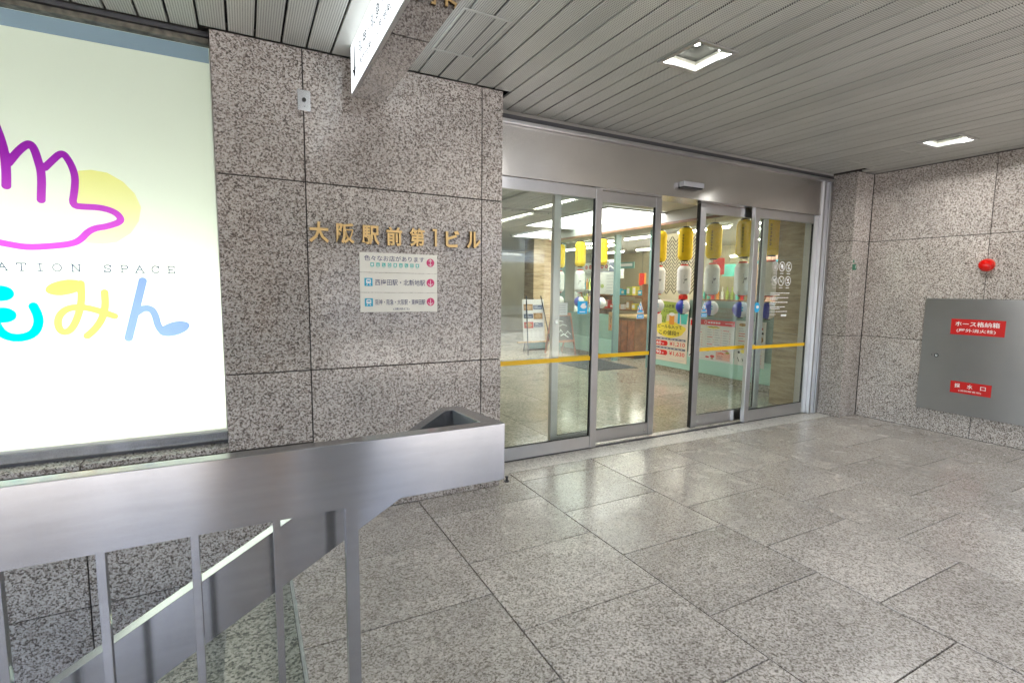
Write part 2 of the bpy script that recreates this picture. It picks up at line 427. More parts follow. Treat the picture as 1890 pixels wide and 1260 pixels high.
# ================================================================ SETTING
# ---- floor: slab with granite tiles laid in columns
floor = MB('floor_joint').box(XJ+.004, XW+.05, -6.5, .18, -.3, -.012).box(-6, XJ+.004, -6.5, -1.70, -.3, -.012).build('floor')
tag(floor, kind='structure')
G = .0068
cols = [(-5.446, -4.646), (-4.646, -3.846), (-3.846, -3.046), (-3.046, -2.246), (-2.246, -1.446), (-1.446, -.646), (-.646, .152), (.152, .994), (.994, 1.792), (1.792, 2.589), (2.589, 3.387), (3.387, 4.185), (4.185, 4.983), (4.983, 5.781), (5.781, XW)]
tile_meshes = {}
for ci, (a, b_) in enumerate(cols):
    off = .0 if (ci-9) % 2 == 0 else .295
    y = off-.005
    ys = []
    while y < .9: y += .59
    while y > -6.6: ys.append(y); y -= .59
    for j in range(len(ys)-1):
        y1, y0 = ys[j], ys[j+1]
        top = .19 if a >= .15 else -1.70
        y1c = min(y1, top); y0c = max(y0, -6.5)
        if y1c-y0c < .03: continue
        if .15 <= a < 1.6: y1c = min(y1c, 0 if b_ < 1.7 else y1c)
        if y1c-y0c < .03: continue
        bb = b_
        if a > .9 and b_ < 1.9 and y1 > .0: pass
        key = (round(b_-a, 3), round(y1c-y0c, 3))
        if key not in tile_meshes:
            w_, h_ = key
            tile_meshes[key] = MB('granite_floor').box(G/2, w_-G/2, G/2, h_-G/2, -.02, 0).build('floor_tile', floor, .0012)
            t = tile_meshes[key]
        else:
            t = tile_meshes[key].copy(); COL.objects.link(t)
        t.location = (a, y0c, random.uniform(-.0006, .0004))
# tiles before the glass doors, between pier and right return (behind the pier line)
for a, b_ in ((1.62, 1.792),):
    t = MB('granite_floor').box(a, b_-G/2, .002, .19, -.02, 0).build('floor_tile', floor, .0012)
# ---- lobby floor
lobby = MB('floor_joint').box(1.0, 14, .18, 13, -.3, -.014).build('lobby_floor'); tag(lobby, kind='structure')
B('sill_strip', 'granite_sill', lobby, 1.62, XE, .194, .555, -.02, .001, bevel=.001)
mb = MB('steel_dark')
for x in (3.72, 3.97): mb.box(x, x+.07, .42, .445, .0012, .003)
mb.build('sill_slot', lobby)
for i in range(8):
    for j in range(9):
        x0 = 1.0+i*.8; y0 = .56+j*.9-(.45 if i % 2 else 0)
        x1 = min(x0+.8, 7.4); y1 = y0+.9; y0 = max(y0, .56)
        if x1-x0 < .1: continue
        MB('granite_lobby').box(x0+.002, x1-.002, y0+.002, y1-.002, -.02, 0).build('floor_tile', lobby)
MB('granite_lobby').box(1.0, 7.4, 8.66, 13, -.02, -.001).box(7.402, 14, .56, 13, -.02, -.001).build('far_floor', lobby)

# ---- stair going down to the left
stair = MB('floor_joint'); TR, RI = .292, .16
for i in range(1, 15):
    x1 = XJ-(i-1)*TR; stair.box(x1-TR, x1-.003, -1.66, -.004, -3, -i*RI-.02)
stair = stair.build('stair'); tag(stair, kind='structure')
for i in range(0, 14):
    x1 = XJ-i*TR; z = -i*RI
    for y0, y1 in ((-1.655, -1.195), (-1.195, -.617), (-.617, -.004)):
        if i: 
            MB('granite_stair').box(x1, x1+TR+.0015, y0+.0015, y1-.0015, z-.02, z).build('tread', stair, .001)
        MB('granite_stair').box(x1+.003, x1+.022, y0+.0015, y1-.0015, z-RI+.001, z-.0205).build('riser', stair)
B('stair_side_wall', 'granite_stair', stair, -6, XJ+.02, -1.70, -1.662, -3, -.025)
tag(MB('concrete').box(-6, -3.9, -1.66, 3, -2.6, -2.4).build('lower_floor'), kind='structure')

# ---- ceiling of slats
ceil = MB('black').box(-6, XW, -6.5, .02, H+.05, H+.07).box(1.62, XE, .02, .36, H+.05, H+.07).box(-6, -.125, .02, .055, H+.05, H+.07).build('ceiling'); tag(ceil, kind='structure')
holes = [(2.236, 2.506, -1.14, -.865), (5.415, 5.705, -1.065, -.785), (2.236, 2.506, -4.3, -4.03), (5.415, 5.705, -4.3, -4.03)]  # the rear pair is for added lamps out of view
k = 0; x = -.034-46*.1315
while x < XW:
    x0, x1 = x+.0055, min(x+.1315-.0055, XW)
    yend = .33 if x0 > 1.62 and x1 < XE+.05 else (.045 if x1 < -.12 else -.004)
    if x0 > XE-.02: yend = .094
    mb = MB('slat_plain' if abs(x-.492) < .03 else 'slat')
    segs = [(-6.5, yend, x0, x1)]
    hh = sorted([h_ for h_ in holes if x0 < h_[1] and x1 > h_[0]], key=lambda h_: h_[2])
    if hh:
        segs = []; yy = -6.5
        for hx0, hx1, hy0, hy1 in hh:
            segs.append((yy, hy0, x0, x1)); yy = hy1
            if x0 < hx0-.002: segs.append((hy0, hy1, x0, hx0))
            if x1 > hx1+.002: segs.append((hy0, hy1, hx1, x1))
        segs.append((yy, yend, x0, x1))
    for a, b_, c, d in segs:
        mb.box(c, d, a, b_, H, H+.018)
    if x1-x0 > .02: mb.build('slat', ceil, .003).location.z += random.uniform(-.0008, .0004)
    x += .1315
MB('concrete').box(-6.3, XW+.4, -6.6, -6.502, 2.8, 4.2).box(-6.3, XW+.4, -6.5, 13, 3.35, 3.9).build('roof_slab')
MB('concrete').box(1.0, XE, .365, .62, 2.79, 3.349).box(-6.3, -6.0, -6.5, 13, 2.79, 3.349).box(XW+.002, XW+.4, -6.5, 13, 2.862, 3.349).box(XE+.005, XW+.4, .502, .56, 0, 2.861).box(-6.3, 1.0, .62, .8, 2.79, 3.349).build('sky_leak_blocker', bpy.data.objects['roof_slab'])  # unseen blockers added to stop sky light leaking in above the header
tag(bpy.data.objects['roof_slab'], kind='structure')
# access hatches
def hatch(x0, x1, y0, y1, label, dz=.004, inner=True):
    t = thing('ceiling_hatch', label, 'access hatch', ((x0+x1)/2, (y0+y1)/2, H))
    mb = MB('slat_plain'); r = .012
    mb.box(x0, x1, y0, y0+r, H-dz-.004, H-.001).box(x0, x1, y1-r, y1, H-dz-.004, H-.001).box(x0, x0+r, y0+r, y1-r, H-dz-.004, H-.001).box(x1-r, x1, y0+r, y1-r, H-dz-.004, H-.001)
    mb.build('hatch_frame', t)
    if inner:
        c = [x0+r+.004, x0+r+.060, x0+r+.165, x1-r-.004]
        for i in range(3): MB('slat').box(c[i]+.003, c[i+1]-.003, y0+r+.003, y1-r-.003, H-dz, H-.001).build('hatch_slat', t)
        MB('black').box(x0+r, x1-r, y0+r, y1-r, H-.0008, H-.0002).build('hatch_back', t)
    return t
hatch(.985, 1.245, -.835, -.352, 'framed perforated access hatch in the slatted ceiling beside the hanging lit sign')
hatch(5.50, 6.07, -.585, -.10, 'large flat access hatch outlined in the slatted ceiling near the right corner', .0015, False)

# ---- downlights
def downlight(hole, label):
    x0, x1, y0, y1 = hole; t = thing('ceiling_downlight', label, 'ceiling light', ((x0+x1)/2, (y0+y1)/2, H), 'recessed square downlights in the slatted ceiling')
    r = .022; mb = MB('steel_frame')
    mb.box(x0-r, x1+r, y0-r, y0+.004, H-.008, H-.0005).box(x0-r, x1+r, y1-.004, y1+r, H-.008, H-.0005).box(x0-r, x0+.004, y0+.004, y1-.004, H-.008, H-.0005).box(x1-.004, x1+r, y0+.004, y1-.004, H-.008, H-.0005)
    mb.build('trim', t, .001)
    mb = MB('recess_paint'); zt = H+.11
    mb.box(x0-.006, x0+.004, y0+.004, y1-.004, H, zt).box(x1-.004, x1+.006, y0+.004, y1-.004, H, zt).box(x0-.006, x1+.006, y0-.006, y0+.004, H, zt).box(x0-.006, x1+.006, y1-.004, y1+.006, H, zt).box(x0-.006, x1+.006, y0-.006, y1+.006, zt, zt+.01)
    mb.build('housing', t)
    xc, yc = x0+.10, (y0+y1)/2-.03
    MB('bulb').lathe((xc, yc, H+.045), [(.001, 0), (.016, .003), (.024, .015), (.026, .03), (.022, .05)], 16).build('bulb', t)
    la = bpy.data.lights.new('downlight_lamp', 'AREA'); la.shape = 'DISK'; la.size = .13; la.energy = 1.9; la.color = (1, .98, .94)
    lo = bpy.data.objects.new('downlight_lamp', la); COL.objects.link(lo); lo.parent = t; lo.location = (xc-(x0+x1)/2, yc-(y0+y1)/2, .035)
    MB('white_paint').cyl((xc, yc, H+.095), (xc, yc, H+.111), .028).build('lamp_holder', t)
    MB('steel_plain').box(x1-.075, x1-.01, y0+.03, y0+.036, H+.006, H+.03).build('clip', t)
downlight(holes[0], 'square recessed downlight with bright bulb, nearer one above the doorway approach')
downlight(holes[1], 'square recessed downlight, farther one close to the right granite wall')
for h_, l_ in zip(holes[2:], ('in the rear row, middle one', 'in the rear row, near the right wall')): downlight(h_, 'added out-of-view square downlight '+l_)  # unseen lamps added to brighten the space under the canopy

# ---- granite pier with wall below the light box
PT = .03
pier = thing('granite_pier', 'speckled granite pier carrying the gold building name, left of the glass doors', 'wall', (.75, .2, 0))
mb = MB('joint').box(-.11, 1.607, .009, .5, 0, 2.795).box(-.8, 1.607, .0095, .5, -3, -.001)
mb.build('core', pier)
def gpanel(par, x0, x1, z0, z1, y0=0, y1=.03, m='granite_wall'):
    g = .0035; return MB(m).box(x0+g, x1-g, y0, y1, z0+g, z1-g).build('granite_panel', par, .0015)
XL, J1, J2, XR = -.121, .335, 1.46, 1.616
rows = [(-.0, .948), (.948, 2.057), (2.057, 2.797)]
gpanel(pier, XL, J1, .503, .948); gpanel(pier, -.784, J1, -.239, .497)
for z0, z1 in rows[1:]: gpanel(pier, XL, J1, z0, z1)
for z0, z1 in rows: gpanel(pier, J1, J2, z0, z1); gpanel(pier, J2, XR+.0035, z0, z1)
for z0, z1 in rows: MB('granite_wall').box(XR-.03, XR, .034, .5, z0+.0035, z1-.0035).build('granite_panel', pier, .0015)
for z0, z1 in rows: MB('granite_wall').box(XL+.0035, XL+.03, .034, .12, max(z0, .51)+.0035, z1-.0035).build('granite_panel', pier, .0015)
gpanel(pier, J1, J2, -.239, -.0); gpanel(pier, -.784, J1, -1.35, -.239); gpanel(pier, -.784, J1, -2.45, -1.35); gpanel(pier, J1, J2, -1.35, -.239)
stairwall = thing('stair_granite_wall', 'lower granite wall and ledge under the lit shop signboard, beside the stairs', 'wall', (-1.9, .2, 0))
MB('joint').box(-6, -.802, .012, .5, -3, .515).box(-.801, -.125, .035, .13, .2, .515).build('core', stairwall)
for i in range(5):
    x1 = -.784-1.12*i; x0 = max(x1-1.12, -6)
    for z0, z1 in ((-.239, .497), (-1.35, -.239), (-2.45, -1.35)): gpanel(stairwall, x0, x1, z0, z1)
    MB('granite_wall').box(x0+.0035, x1-.0035, .0, .155, .503, .53).build('ledge_slab', stairwall, .0015)
MB('granite_wall').box(-.784+.0035, XL+.002, .0, .155, .5035, .53).build('ledge_slab', stairwall, .0015)

# ---- right wall
rw = thing('right_granite_wall', 'speckled granite wall at right carrying the steel hose cabinet and red lamp', 'wall', (6.6, -3, 0))
MB('joint').box(XW+.01, XW+.4, -6.5, .5, 0, 2.86).box(XE+.01, XW+.009, .108, .5, 0, 2.86).build('core', rw)
RR = [(0, .954), (.954, 2.037), (2.037, 2.7985)]
def xpanel(x, y0, y1, z0, z1, t=.03):
    g = .003; return MB('granite_wall').box(x, x+t, y0+g, y1-g, z0+g, z1-g).build('granite_panel', rw, .0015)
for z0, z1 in RR:
    xpanel(XE, .092, .41, z0, z1)
    MB('granite_wall').box(XE+.033, XE+.16, .098, .128, z0+.003, z1-.003).build('granite_panel', rw, .0015)
    MB('granite_wall').box(XE+.163, XW-.002, .0985, .128, z0+.003, z1-.003).build('granite_panel', rw, .0015)
    y = -.985; xpanel(XW, y, .094, z0, z1)
    for i in range(5): xpanel(XW, y-1.1*(i+1), y-1.1*i, z0, z1)

# ---- building behind the pier/doors, lobby shell
lb = MB('lobby_ceiling').box(1.0, 12.5, .56, 13, 2.78, 2.82).build('lobby_ceiling'); tag(lb, kind='structure')
lw = thing('lobby_walls', 'grey inner walls enclosing the lobby beyond the doors', 'wall', (5, 12, 0))
MB('lobby_grey').box(1.0, 1.6, .52, 12.6, 0, 2.78).box(1.0, 14, 12.6, 12.8, 0, 2.78).build('wall_panel', lw)
MB('steel_frame').box(5.2, 5.24, 12.56, 12.6, 0, 2.7).box(7.0, 7.04, 12.56, 12.6, 0, 2.7).box(5.2, 8.7, 12.56, 12.6, 2.62, 2.7).build('wall_mullion', lw)
rp = thing('travertine_pier', 'beige travertine pier at the back of the lobby behind the easels', 'column', (7.2, 8.8, 0))
for i in range(3): MB('travertine').box(6.81, 7.66, 8.5, 9.0, i*.93+.003, (i+1)*.93-.003).build('stone_slab', rp, .002)
tc = thing('travertine_column', 'beige travertine column just inside the right fixed glass panel', 'column', (6.3, .75, 0))
for i in range(3): MB('travertine').box(6.06, 6.62, .565, .975, i*.93+.0015, (i+1)*.93-.0015).build('stone_slab', tc, .002)

# ================================================================ ENTRANCE
# header
hd = thing('door_header', 'brushed stainless header panel spanning above the sliding glass doors', 'door header', (3.9, .5, 2.33))
B('header_panel', 'steel_header', hd, 1.6, 5.93, .38, .62, 2.335, 2.72, bevel=.002)
B('upper_trim', 'steel_frame', hd, 1.6, 6.085, .345, .60, 2.722, 2.752, bevel=.004)
B('dark_trim', 'steel_dark', hd, 1.6, 6.085, .355, .62, 2.754, 2.786)  # dark strip set back above the upper trim
MB('steel_frame').box(5.93, 5.965, .36, .56, .0, 2.72).build('jamb', hd, .003)
MB('steel_frame').box(5.967, 6.02, .38, .56, .0, 2.72).build('jamb', hd, .003)
MB('steel_frame').box(6.022, 6.07, .345, .56, .0, 2.72).build('jamb', hd, .004)
MB('black').box(6.072, 6.088, .36, .56, 0, 2.72).build('jamb_gasket', hd)
MB('steel_dark').box(1.6, 5.93, .42, .445, .0015, .012).build('floor_track', hd)
# panels
def stick(t, cx, z, y, kind):
    d = front(cx, y, z)
    if kind == 'tri':
        d.poly('ink_white', [(-.045, 0), (.045, 0), (0, .115)]); d.poly('sky_sticker', [(-.034, .008), (.034, .008), (0, .096)], .001)
        d.poly('ink_white', [(-.008, .03), (.008, .03), (.012, .07), (-.012, .07)], .0015); d.ell('ink_red', -.022, .03, .007, d=.0016); d.ell('ink_red', .022, .03, .007, d=.0016)
        d.rect('ink_white', -.045, -.055, .045, -.012); d.rect('sky_sticker', -.041, -.051, .041, -.016, .001)
        d.rect('ink_white', -.03, -.038, .03, -.028, .0015)
    elif kind == 'hand':
        d.rect('sky_sticker', -.052, -.055, .052, .055)
        d.ell('ink_white', .012, .008, .030, .018, .001); d.line('ink_white', [(-.02, .005), (-.002, .028), (.03, .034)], .012, .0012); d.rect('ink_white', -.03, -.042, .03, -.034, .001)
    elif kind == 'note':
        d.rect('ink_white', -.05, -.055, .05, .055)
        for i in range(4): d.rect('ink_grey', -.035, .03-.02*i, .03, .034-.02*i, .001)
    elif kind == 'round':
        d.ell('sky_sticker', 0, 0, .047, .055); d.ell('ink_white', .008, .005, .022, .018, .001)
    o = d.build('sticker', t)
def door(name, label, x0, x1, y0, y1, sw, botz, group, yel=.822, gx=None):
    t = thing(name, label, 'glass door', ((x0+x1)/2, (y0+y1)/2, 0), group)
    B('top_rail', 'steel_frame', t, x0+sw, x1-sw, y0+.003, y1-.003, 2.24, 2.332, bevel=.002)
    B('bottom_rail', 'steel_frame', t, x0+sw, x1-sw, y0+.003, y1-.003, .018, botz, bevel=.002)
    B('stile', 'steel_frame', t, x0, x0+sw, y0, y1, .014, 2.334, bevel=.003)
    B('stile', 'steel_frame', t, x1-sw, x1, y0, y1, .014, 2.334, bevel=.003)
    ym = (y0+y1)/2
    B('glass_pane', 'glass', t, x0+sw-.002, x1-sw+.002, ym-.004, ym+.004, botz-.003, 2.243)
    MB('rubber').box(x0+sw, x0+sw+.006, ym-.009, ym+.009, botz, 2.24).box(x1-sw-.006, x1-sw, ym-.009, ym+.009, botz, 2.24).box(x0+sw, x1-sw, ym-.009, ym+.009, botz, botz+.005).build('gasket', t)
    B('safety_stripe', 'tape_yellow', t, x0+sw+.006, x1-sw-.006, ym-.0056, ym-.0045, yel, yel+.037)
    return t, ym
d1, ym = door('fixed_glass_panel', 'fixed glass panel next to the granite pier, with blue hand sticker', 1.50, 2.80, .40, .445, .072, .125, 'fixed glass panels')
stick(d1, 2.625, 1.295, ym-.0045, 'hand')
d2, ym2 = door('sliding_glass_door', 'left sliding glass door half open, with triangle sticker near its edge', 2.36, 3.575, .485, .53, .07, .14, 'sliding glass doors')
stick(d2, 3.37, 1.235, ym2-.0045, 'tri'); stick(d2, 2.40+.075, 1.28, ym2-.0045, 'note')
MB('steel_plain').cyl((2.395, .485, 1.17), (2.395, .475, 1.17), .018).build('lock_cylinder', d2)
MB('steel_plain').cyl((3.46, .487, .075), (3.46, .482, .075), .009).build('screw_cap', d2)
d3, _ = door('sliding_glass_door', 'right sliding glass door half open, with triangle sticker and menu boards seen behind', 4.105, 5.16, .485, .53, .075, .14, 'sliding glass doors')
MB('black').box(4.095, 4.104, .488, .528, .016, 2.332).build('edge_seal', d3)
stick(d3, 4.235, 1.235, ym2-.0045, 'tri')
MB('steel_plain').cyl((4.20, .487, .075), (4.20, .482, .075), .009).build('screw_cap', d3)
d4, _ = door('fixed_glass_panel', 'fixed glass panel at the right jamb, with white prohibition icons', 4.82, 5.928, .40, .445, .075, .14, 'fixed glass panels')
stick(d4, 4.955, 1.28, ym-.0045, 'round')
# icons
W_ = 'ink_white'
for r_, zc in enumerate((1.735, 1.575)):
    for c_ in range(3):
        ic = front(5.0, ym-.0045, 0); cx = .225+c_*.117; ic.ring(W_, cx, zc, .052, .055, .008)
        if (r_, c_) == (0, 0): ic.rect(W_, cx-.018, zc-.03, cx+.018, zc+.012).ring(W_, cx, zc+.014, .014, .02, .005)
        elif (r_, c_) == (0, 1): ic.poly(W_, [(cx-.026, zc-.012), (cx+.026, zc-.012), (cx+.016, zc+.026), (cx-.016, zc+.026)]).rect(W_, cx-.012, zc-.026, cx+.012, zc-.016)
        elif (r_, c_) == (0, 2): ic.ell(W_, cx+.006, zc+.02, .009).line(W_, [(cx+.004, zc+.01), (cx-.004, zc-.012), (cx+.012, zc-.03)], .01).line(W_, [(cx-.02, zc-.02), (cx-.004, zc-.008)], .008)
        elif (r_, c_) == (1, 0): ic.line(W_, [(cx-.024, zc+.004), (cx+.004, zc+.012), (cx+.022, zc+.024)], .012).line(W_, [(cx-.01, zc-.02), (cx+.016, zc-.006)], .009)
        elif (r_, c_) == (1, 1): ic.rect(W_, cx-.024, zc-.008, cx+.012, zc-.001).line(W_, [(cx+.016, zc), (cx+.014, zc+.016), (cx+.022, zc+.024)], .006)
        else: ic.ell(W_, cx+.004, zc+.016, .013).line(W_, [(cx-.022, zc-.02), (cx+.02, zc-.02)], .012)
        if not (r_ == 0 and c_ == 0): ic.line(W_, [(cx-.034, zc+.034), (cx+.034, zc-.034)], .007, .0008)
        ic.rect(W_, cx-.03, zc-.081, cx+.03, zc-.073); ic.build('pictogram', d4)
ic = front(5.0, ym-.0045, 0); zz = 1.435
for i, (n1, w1) in enumerate(((.33, .17), (.33, .14), (.32, .10), (.27, .18), (.31, 0), (.11, 0))):
    for ww in (n1, w1):
        if not ww: continue
        xx = .17
        while xx < .17+ww-.01:
            q = random.uniform(.018, .05); ic.rect(W_, xx, zz, min(xx+q, .17+ww), zz+.009); xx += q+.006
        zz -= .019
    zz -= .014
ic.rect(W_, .375, 1.175, .47, 1.198)
tag(ic.build('printed_notice', d4), kind='stuff')
# sensor
sn = thing('door_sensor', 'silver motion sensor box on the stainless header', 'door sensor', (3.81, .379, 2.45))
MB('silver_plastic').box(3.675, 3.945, .315, .379, 2.432, 2.478).build('sensor_body', sn, .006)
MB('black').box(3.69, 3.93, .322, .375, 2.420, 2.4318).build('sensor_window', sn)
# door stop at pier foot
t = thing('door_stop', 'small dark floor bolt at the foot of the granite pier', 'door stop', (1.70, .045, 0))
MB('steel_dark').cyl((1.70, .045, .001), (1.70, .045, .008), .02).cyl((1.70, .045, .008), (1.70, .045, .035), .009).cyl((1.70, .045, .035), (1.70, .045, .042), .013).build('stop_post', t)

# ================================================================ SIGNAGE ON PIER
bn = thing('building_name_lettering', 'raised gold Japanese characters naming the building across the granite pier', 'lettering', (.9, 0, 1.77))
for ch, cx, ww, z0, hh in (('大', .398, .112, 1.710, .122), ('阪', .549, .106, 1.712, .122), ('駅', .699, .108, 1.712, .118), ('前', .846, .100, 1.714, .116), ('第', .995, .100, 1.716, .116), ('1', 1.112, .032, 1.722, .112), ('ビ', 1.238, .098, 1.722, .112), ('ル', 1.391, .100, 1.722, .112)):
    d = front(cx, -.003, 0)
    if ch == '1':
        s_ = d.mb.use('brass_side_shade'); s_.prism([(cx+.002, z0), (cx+.016, z0), (cx+.016, z0+hh), (cx-.014, z0+hh), (cx-.014, z0+hh-.014), (cx+.002, z0+hh-.014)], -.003, -.0238, 'y')
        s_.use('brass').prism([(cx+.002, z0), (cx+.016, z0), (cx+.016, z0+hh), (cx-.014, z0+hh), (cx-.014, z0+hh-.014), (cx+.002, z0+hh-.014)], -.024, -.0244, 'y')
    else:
        d.text('brass', ch, 0, z0, hh, ww, bold=.030, d=0, align='c', depth=.022, side='brass_side_shade')
    o = d.build('character', bn)

sp = thing('direction_sign', 'white three-row direction sign fixed under the gold lettering', 'sign', (.883, 0, 1.29))
SX = .632; SWD = .501
for i, (z0, z1) in enumerate(((1.5445, 1.667), (1.4195, 1.5425), (1.295, 1.4175))):
    pn = MB('plate_white').box(SX, SX+SWD, -.012, -.0005, z0, z1).build('sign_row', sp, .001)
    d = front(SX, -.0122, z0)
    def arrow(cx, cz, both):
        d.ell('ink_magenta', cx, cz, .0265, n_=32)
        d.rect('ink_white', cx-.0018, cz-.019, cx+.0018, cz+.019, .001)
        for sg in ((1, -1) if both else (-1,)):
            q = .011 if both else .016
            d.line('ink_white', [(cx-q, cz+sg*(.020-q)), (cx, cz+sg*.020), (cx+q, cz+sg*(.020-q))], .0034, .0012)
    def train(cx, cz):
        d.rect('ink_cyan', cx-.025, cz-.025, cx+.025, cz+.025)
        d.poly('ink_white', [(cx-.015, cz-.008), (cx+.015, cz-.008), (cx+.015, cz+.015), (cx+.009, cz+.019), (cx-.009, cz+.019), (cx-.015, cz+.015)], .001)
        d.rect('ink_cyan', cx-.009, cz+.004, cx+.009, cz+.011, .0015)
        d.poly('ink_white', [(cx-.015, cz-.02), (cx-.009, cz-.02), (cx-.003, cz-.011), (cx-.009, cz-.011)], .001).poly('ink_white', [(cx+.009, cz-.02), (cx+.015, cz-.02), (cx+.009, cz-.011), (cx+.003, cz-.011)], .001)
    if i == 0:
        d.text('ink_navy', '色々なお店があります', .027, .071, .034, .385, bold=.004)
        for q in range(9):
            x0 = .064+q*.0363; d.rect('ink_teal', x0, .037, x0+.0225, .060)
            rnd = random.Random(q)
            k = q % 4
            if k == 0: d.ell('ink_white', x0+.011, .047, .006, d=.001); d.rect('ink_white', x0+.005, .052, x0+.017, .055, .0012)
            elif k == 1: d.rect('ink_white', x0+.005, .041, x0+.018, .045, .001).rect('ink_white', x0+.005, .048, x0+.018, .051, .001)
            elif k == 2: d.line('ink_white', [(x0+.005, .055), (x0+.010, .043), (x0+.018, .043)], .003, .001)
            else: d.ring('ink_white', x0+.011, .0485, .007, .008, .0025, .001)
            d.rect('ink_teal', x0+.002, .0305, x0+.018, .0325)
        arrow(.454, .070, True); d.rect('ink_grey', .425, .1005, .483, .1012).rect('ink_grey', .425, .0385, .483, .0392)
    elif i == 1:
        train(.051, .064); d.text('ink_navy', '西梅田駅・北新地駅', .092, .044, .039, .325, bold=.004); arrow(.454, .064, False)
    else:
        train(.051, .062); d.text('ink_navy', '阪神・阪急・大阪駅・東梅田駅', .092, .045, .036, .325, bold=.004); arrow(.454, .064, False)
        d.text('ink_navy', '(連絡口)', .205, .010, .017, .105)
    tag(d.build('sign_print', pn), kind='stuff')
cp = thing('control_plate', 'small stainless switch plate with black button high on the granite pier', 'switch plate', (.339, 0, 2.51))
MB('steel_plain').box(.304, .373, -.006, -.0005, 2.453, 2.568).build('plate', cp, .0015)
MB('black').cyl((.339, -.0062, 2.513), (.339, -.012, 2.513), .0115).build('button', cp)
MB('steel_dark').cyl((.341, -.0062, 2.478), (.341, -.0072, 2.478), .003).build('indicator', cp)

# ---- hanging illuminated sign
hs = thing('hanging_light_sign', 'brightly lit white direction sign with grey arrow hanging from the ceiling', 'lit sign', (.668, -.9, 2.526))
SY0, SY1 = -1.75, -.157
sx0, sx1, sz0, sz1 = .577, .76, 2.526, 2.796
MB('steel_frame').box(sx0+.006, sx1-.006, SY0+.004, SY1-.004, sz0+.01, sz1).build('casing', hs)
MB('sign_face').box(sx0, sx0+.005, SY0+.004, SY1-.001, sz0+.012, sz1-.004).build('lit_face', hs)
MB('sign_face').box(sx1-.005, sx1, SY0+.004, SY1-.001, sz0+.012, sz1-.004).build('lit_face', hs)
MB('mirror_steel').box(sx0+.014, sx1-.001, SY0, SY1, sz0, sz0+.004).build('polished_base', hs)
MB('steel_frame').box(sx0-.002, sx0+.013, SY0, SY1, sz0-.001, sz0+.011).box(sx0+.0132, sx1, SY0, SY1, sz0+.0045, sz0+.0095).build('lower_edge', hs)
MB('steel_frame').box(sx0, sx1, SY1, SY1+.004, sz0+.012, sz1).build('end_cap', hs)
d = westf(sx0-.001, SY1, sz0)
d.d = .002; d.line('ink_sign', [(.11, .232), (.11, .08)], .034); d.poly('ink_sign', [(.11, .058), (.175, .135), (.11, .10)]).poly('ink_sign', [(.11, .058), (.11, .10), (.045, .135)])
d.text('ink_sign', '阪神・阪急・大阪駅', .24, .130, .07, .84, bold=.02); d.text('ink_sign', '西梅田駅・北新地駅', .24, .06, .05, .66, bold=.02)
d.ell('ink_sign', .012, .225, .004)
tag(d.build('sign_print', hs), kind='stuff')

# ================================================================ LIGHT BOX SIGNBOARD
lbx = thing('illuminated_signboard', 'large lit shop signboard with purple hand outline and yellow sun at left', 'signboard', (-1.1, .13, .54))
LX0, LX1 = -3.0, -.124
MB('box_white').box(LX0, LX1, .50, .51, .6, 2.76).box(LX0, LX1, .142, .50, .585, .60).box(LX0, LX1, .142, .50, 2.76, 2.77).box(LX1-.004, LX1-.001, .142, .50, .6, 2.76).box(LX0, LX0+.003, .142, .5, .6, 2.76).build('cabinet', lbx)
MB('box_tube')
tb = MB('box_tube')
for z in (.82, 1.12, 1.45): tb.cyl((LX0+.1, .36, z), (LX1-.06, .36, z), .016, n_=6)
tb.build('tube', lbx)
B('diffuser_panel', 'diffuser', lbx, LX0+.004, LX1-.005, .136, .139, .612, 2.758)
B('bottom_frame', 'steel_rail', lbx, LX0, LX1, .105, .1345, .548, .598, bevel=.002)
B('bottom_frame', 'steel_dark', lbx, LX0, LX1, .112, .1345, .531, .547)
B('drip_strip', 'plate_white', lbx, LX0, LX1, .118, .1345, .5985, .613)
B('top_frame', 'trim_old', lbx, LX0, LX1, .075, .1345, 2.745, 2.772, bevel=.002)
B('top_frame', 'steel_dark', lbx, LX0, LX1, .055, .1345, 2.774, 2.796)
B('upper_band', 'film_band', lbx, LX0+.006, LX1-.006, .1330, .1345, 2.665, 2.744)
HAND1=[(-1.048, 2.274), (-1.012, 2.134), (-1.003, 2.052), (-1.005, 1.978), (-1.009, 1.921)]
HAND2=[(-0.994, 2.03), (-0.955, 2.091), (-0.923, 2.126), (-0.907, 2.132), (-0.894, 2.108), (-0.884, 2.058), (-0.873, 1.992), (-0.884, 1.865)]
HAND3=[(-0.86, 2.023), (-0.823, 2.07), (-0.799, 2.097), (-0.783, 2.101), (-0.766, 2.072), (-0.752, 2.035), (-0.744, 1.987), (-0.752, 1.918), (-0.766, 1.846), (-0.713, 1.845), (-0.656, 1.847), (-0.608, 1.836), (-0.576, 1.815), (-0.565, 1.781), (-0.629, 1.751), (-0.679, 1.74), (-0.712, 1.717), (-0.738, 1.681), (-0.772, 1.656), (-0.843, 1.641), (-0.949, 1.628), (-1.007, 1.637), (-1.105, 1.659)]
SUNP=[(-0.732, 2.023), (-0.678, 2.034), (-0.613, 2.027), (-0.549, 1.988), (-0.502, 1.932), (-0.478, 1.862), (-0.492, 1.788), (-0.53, 1.723), (-0.592, 1.673), (-0.651, 1.66), (-0.708, 1.662), (-0.743, 1.673), (-0.712, 1.717), (-0.679, 1.74), (-0.629, 1.751), (-0.565, 1.781), (-0.576, 1.815), (-0.608, 1.836), (-0.656, 1.847), (-0.713, 1.845), (-0.764, 1.846), (-0.748, 1.938)]
MO_C=[(-0.947, 1.336), (-0.933, 1.291), (-0.932, 1.246), (-0.955, 1.197), (-1.001, 1.178), (-1.045, 1.182), (-1.076, 1.205), (-1.094, 1.25)]
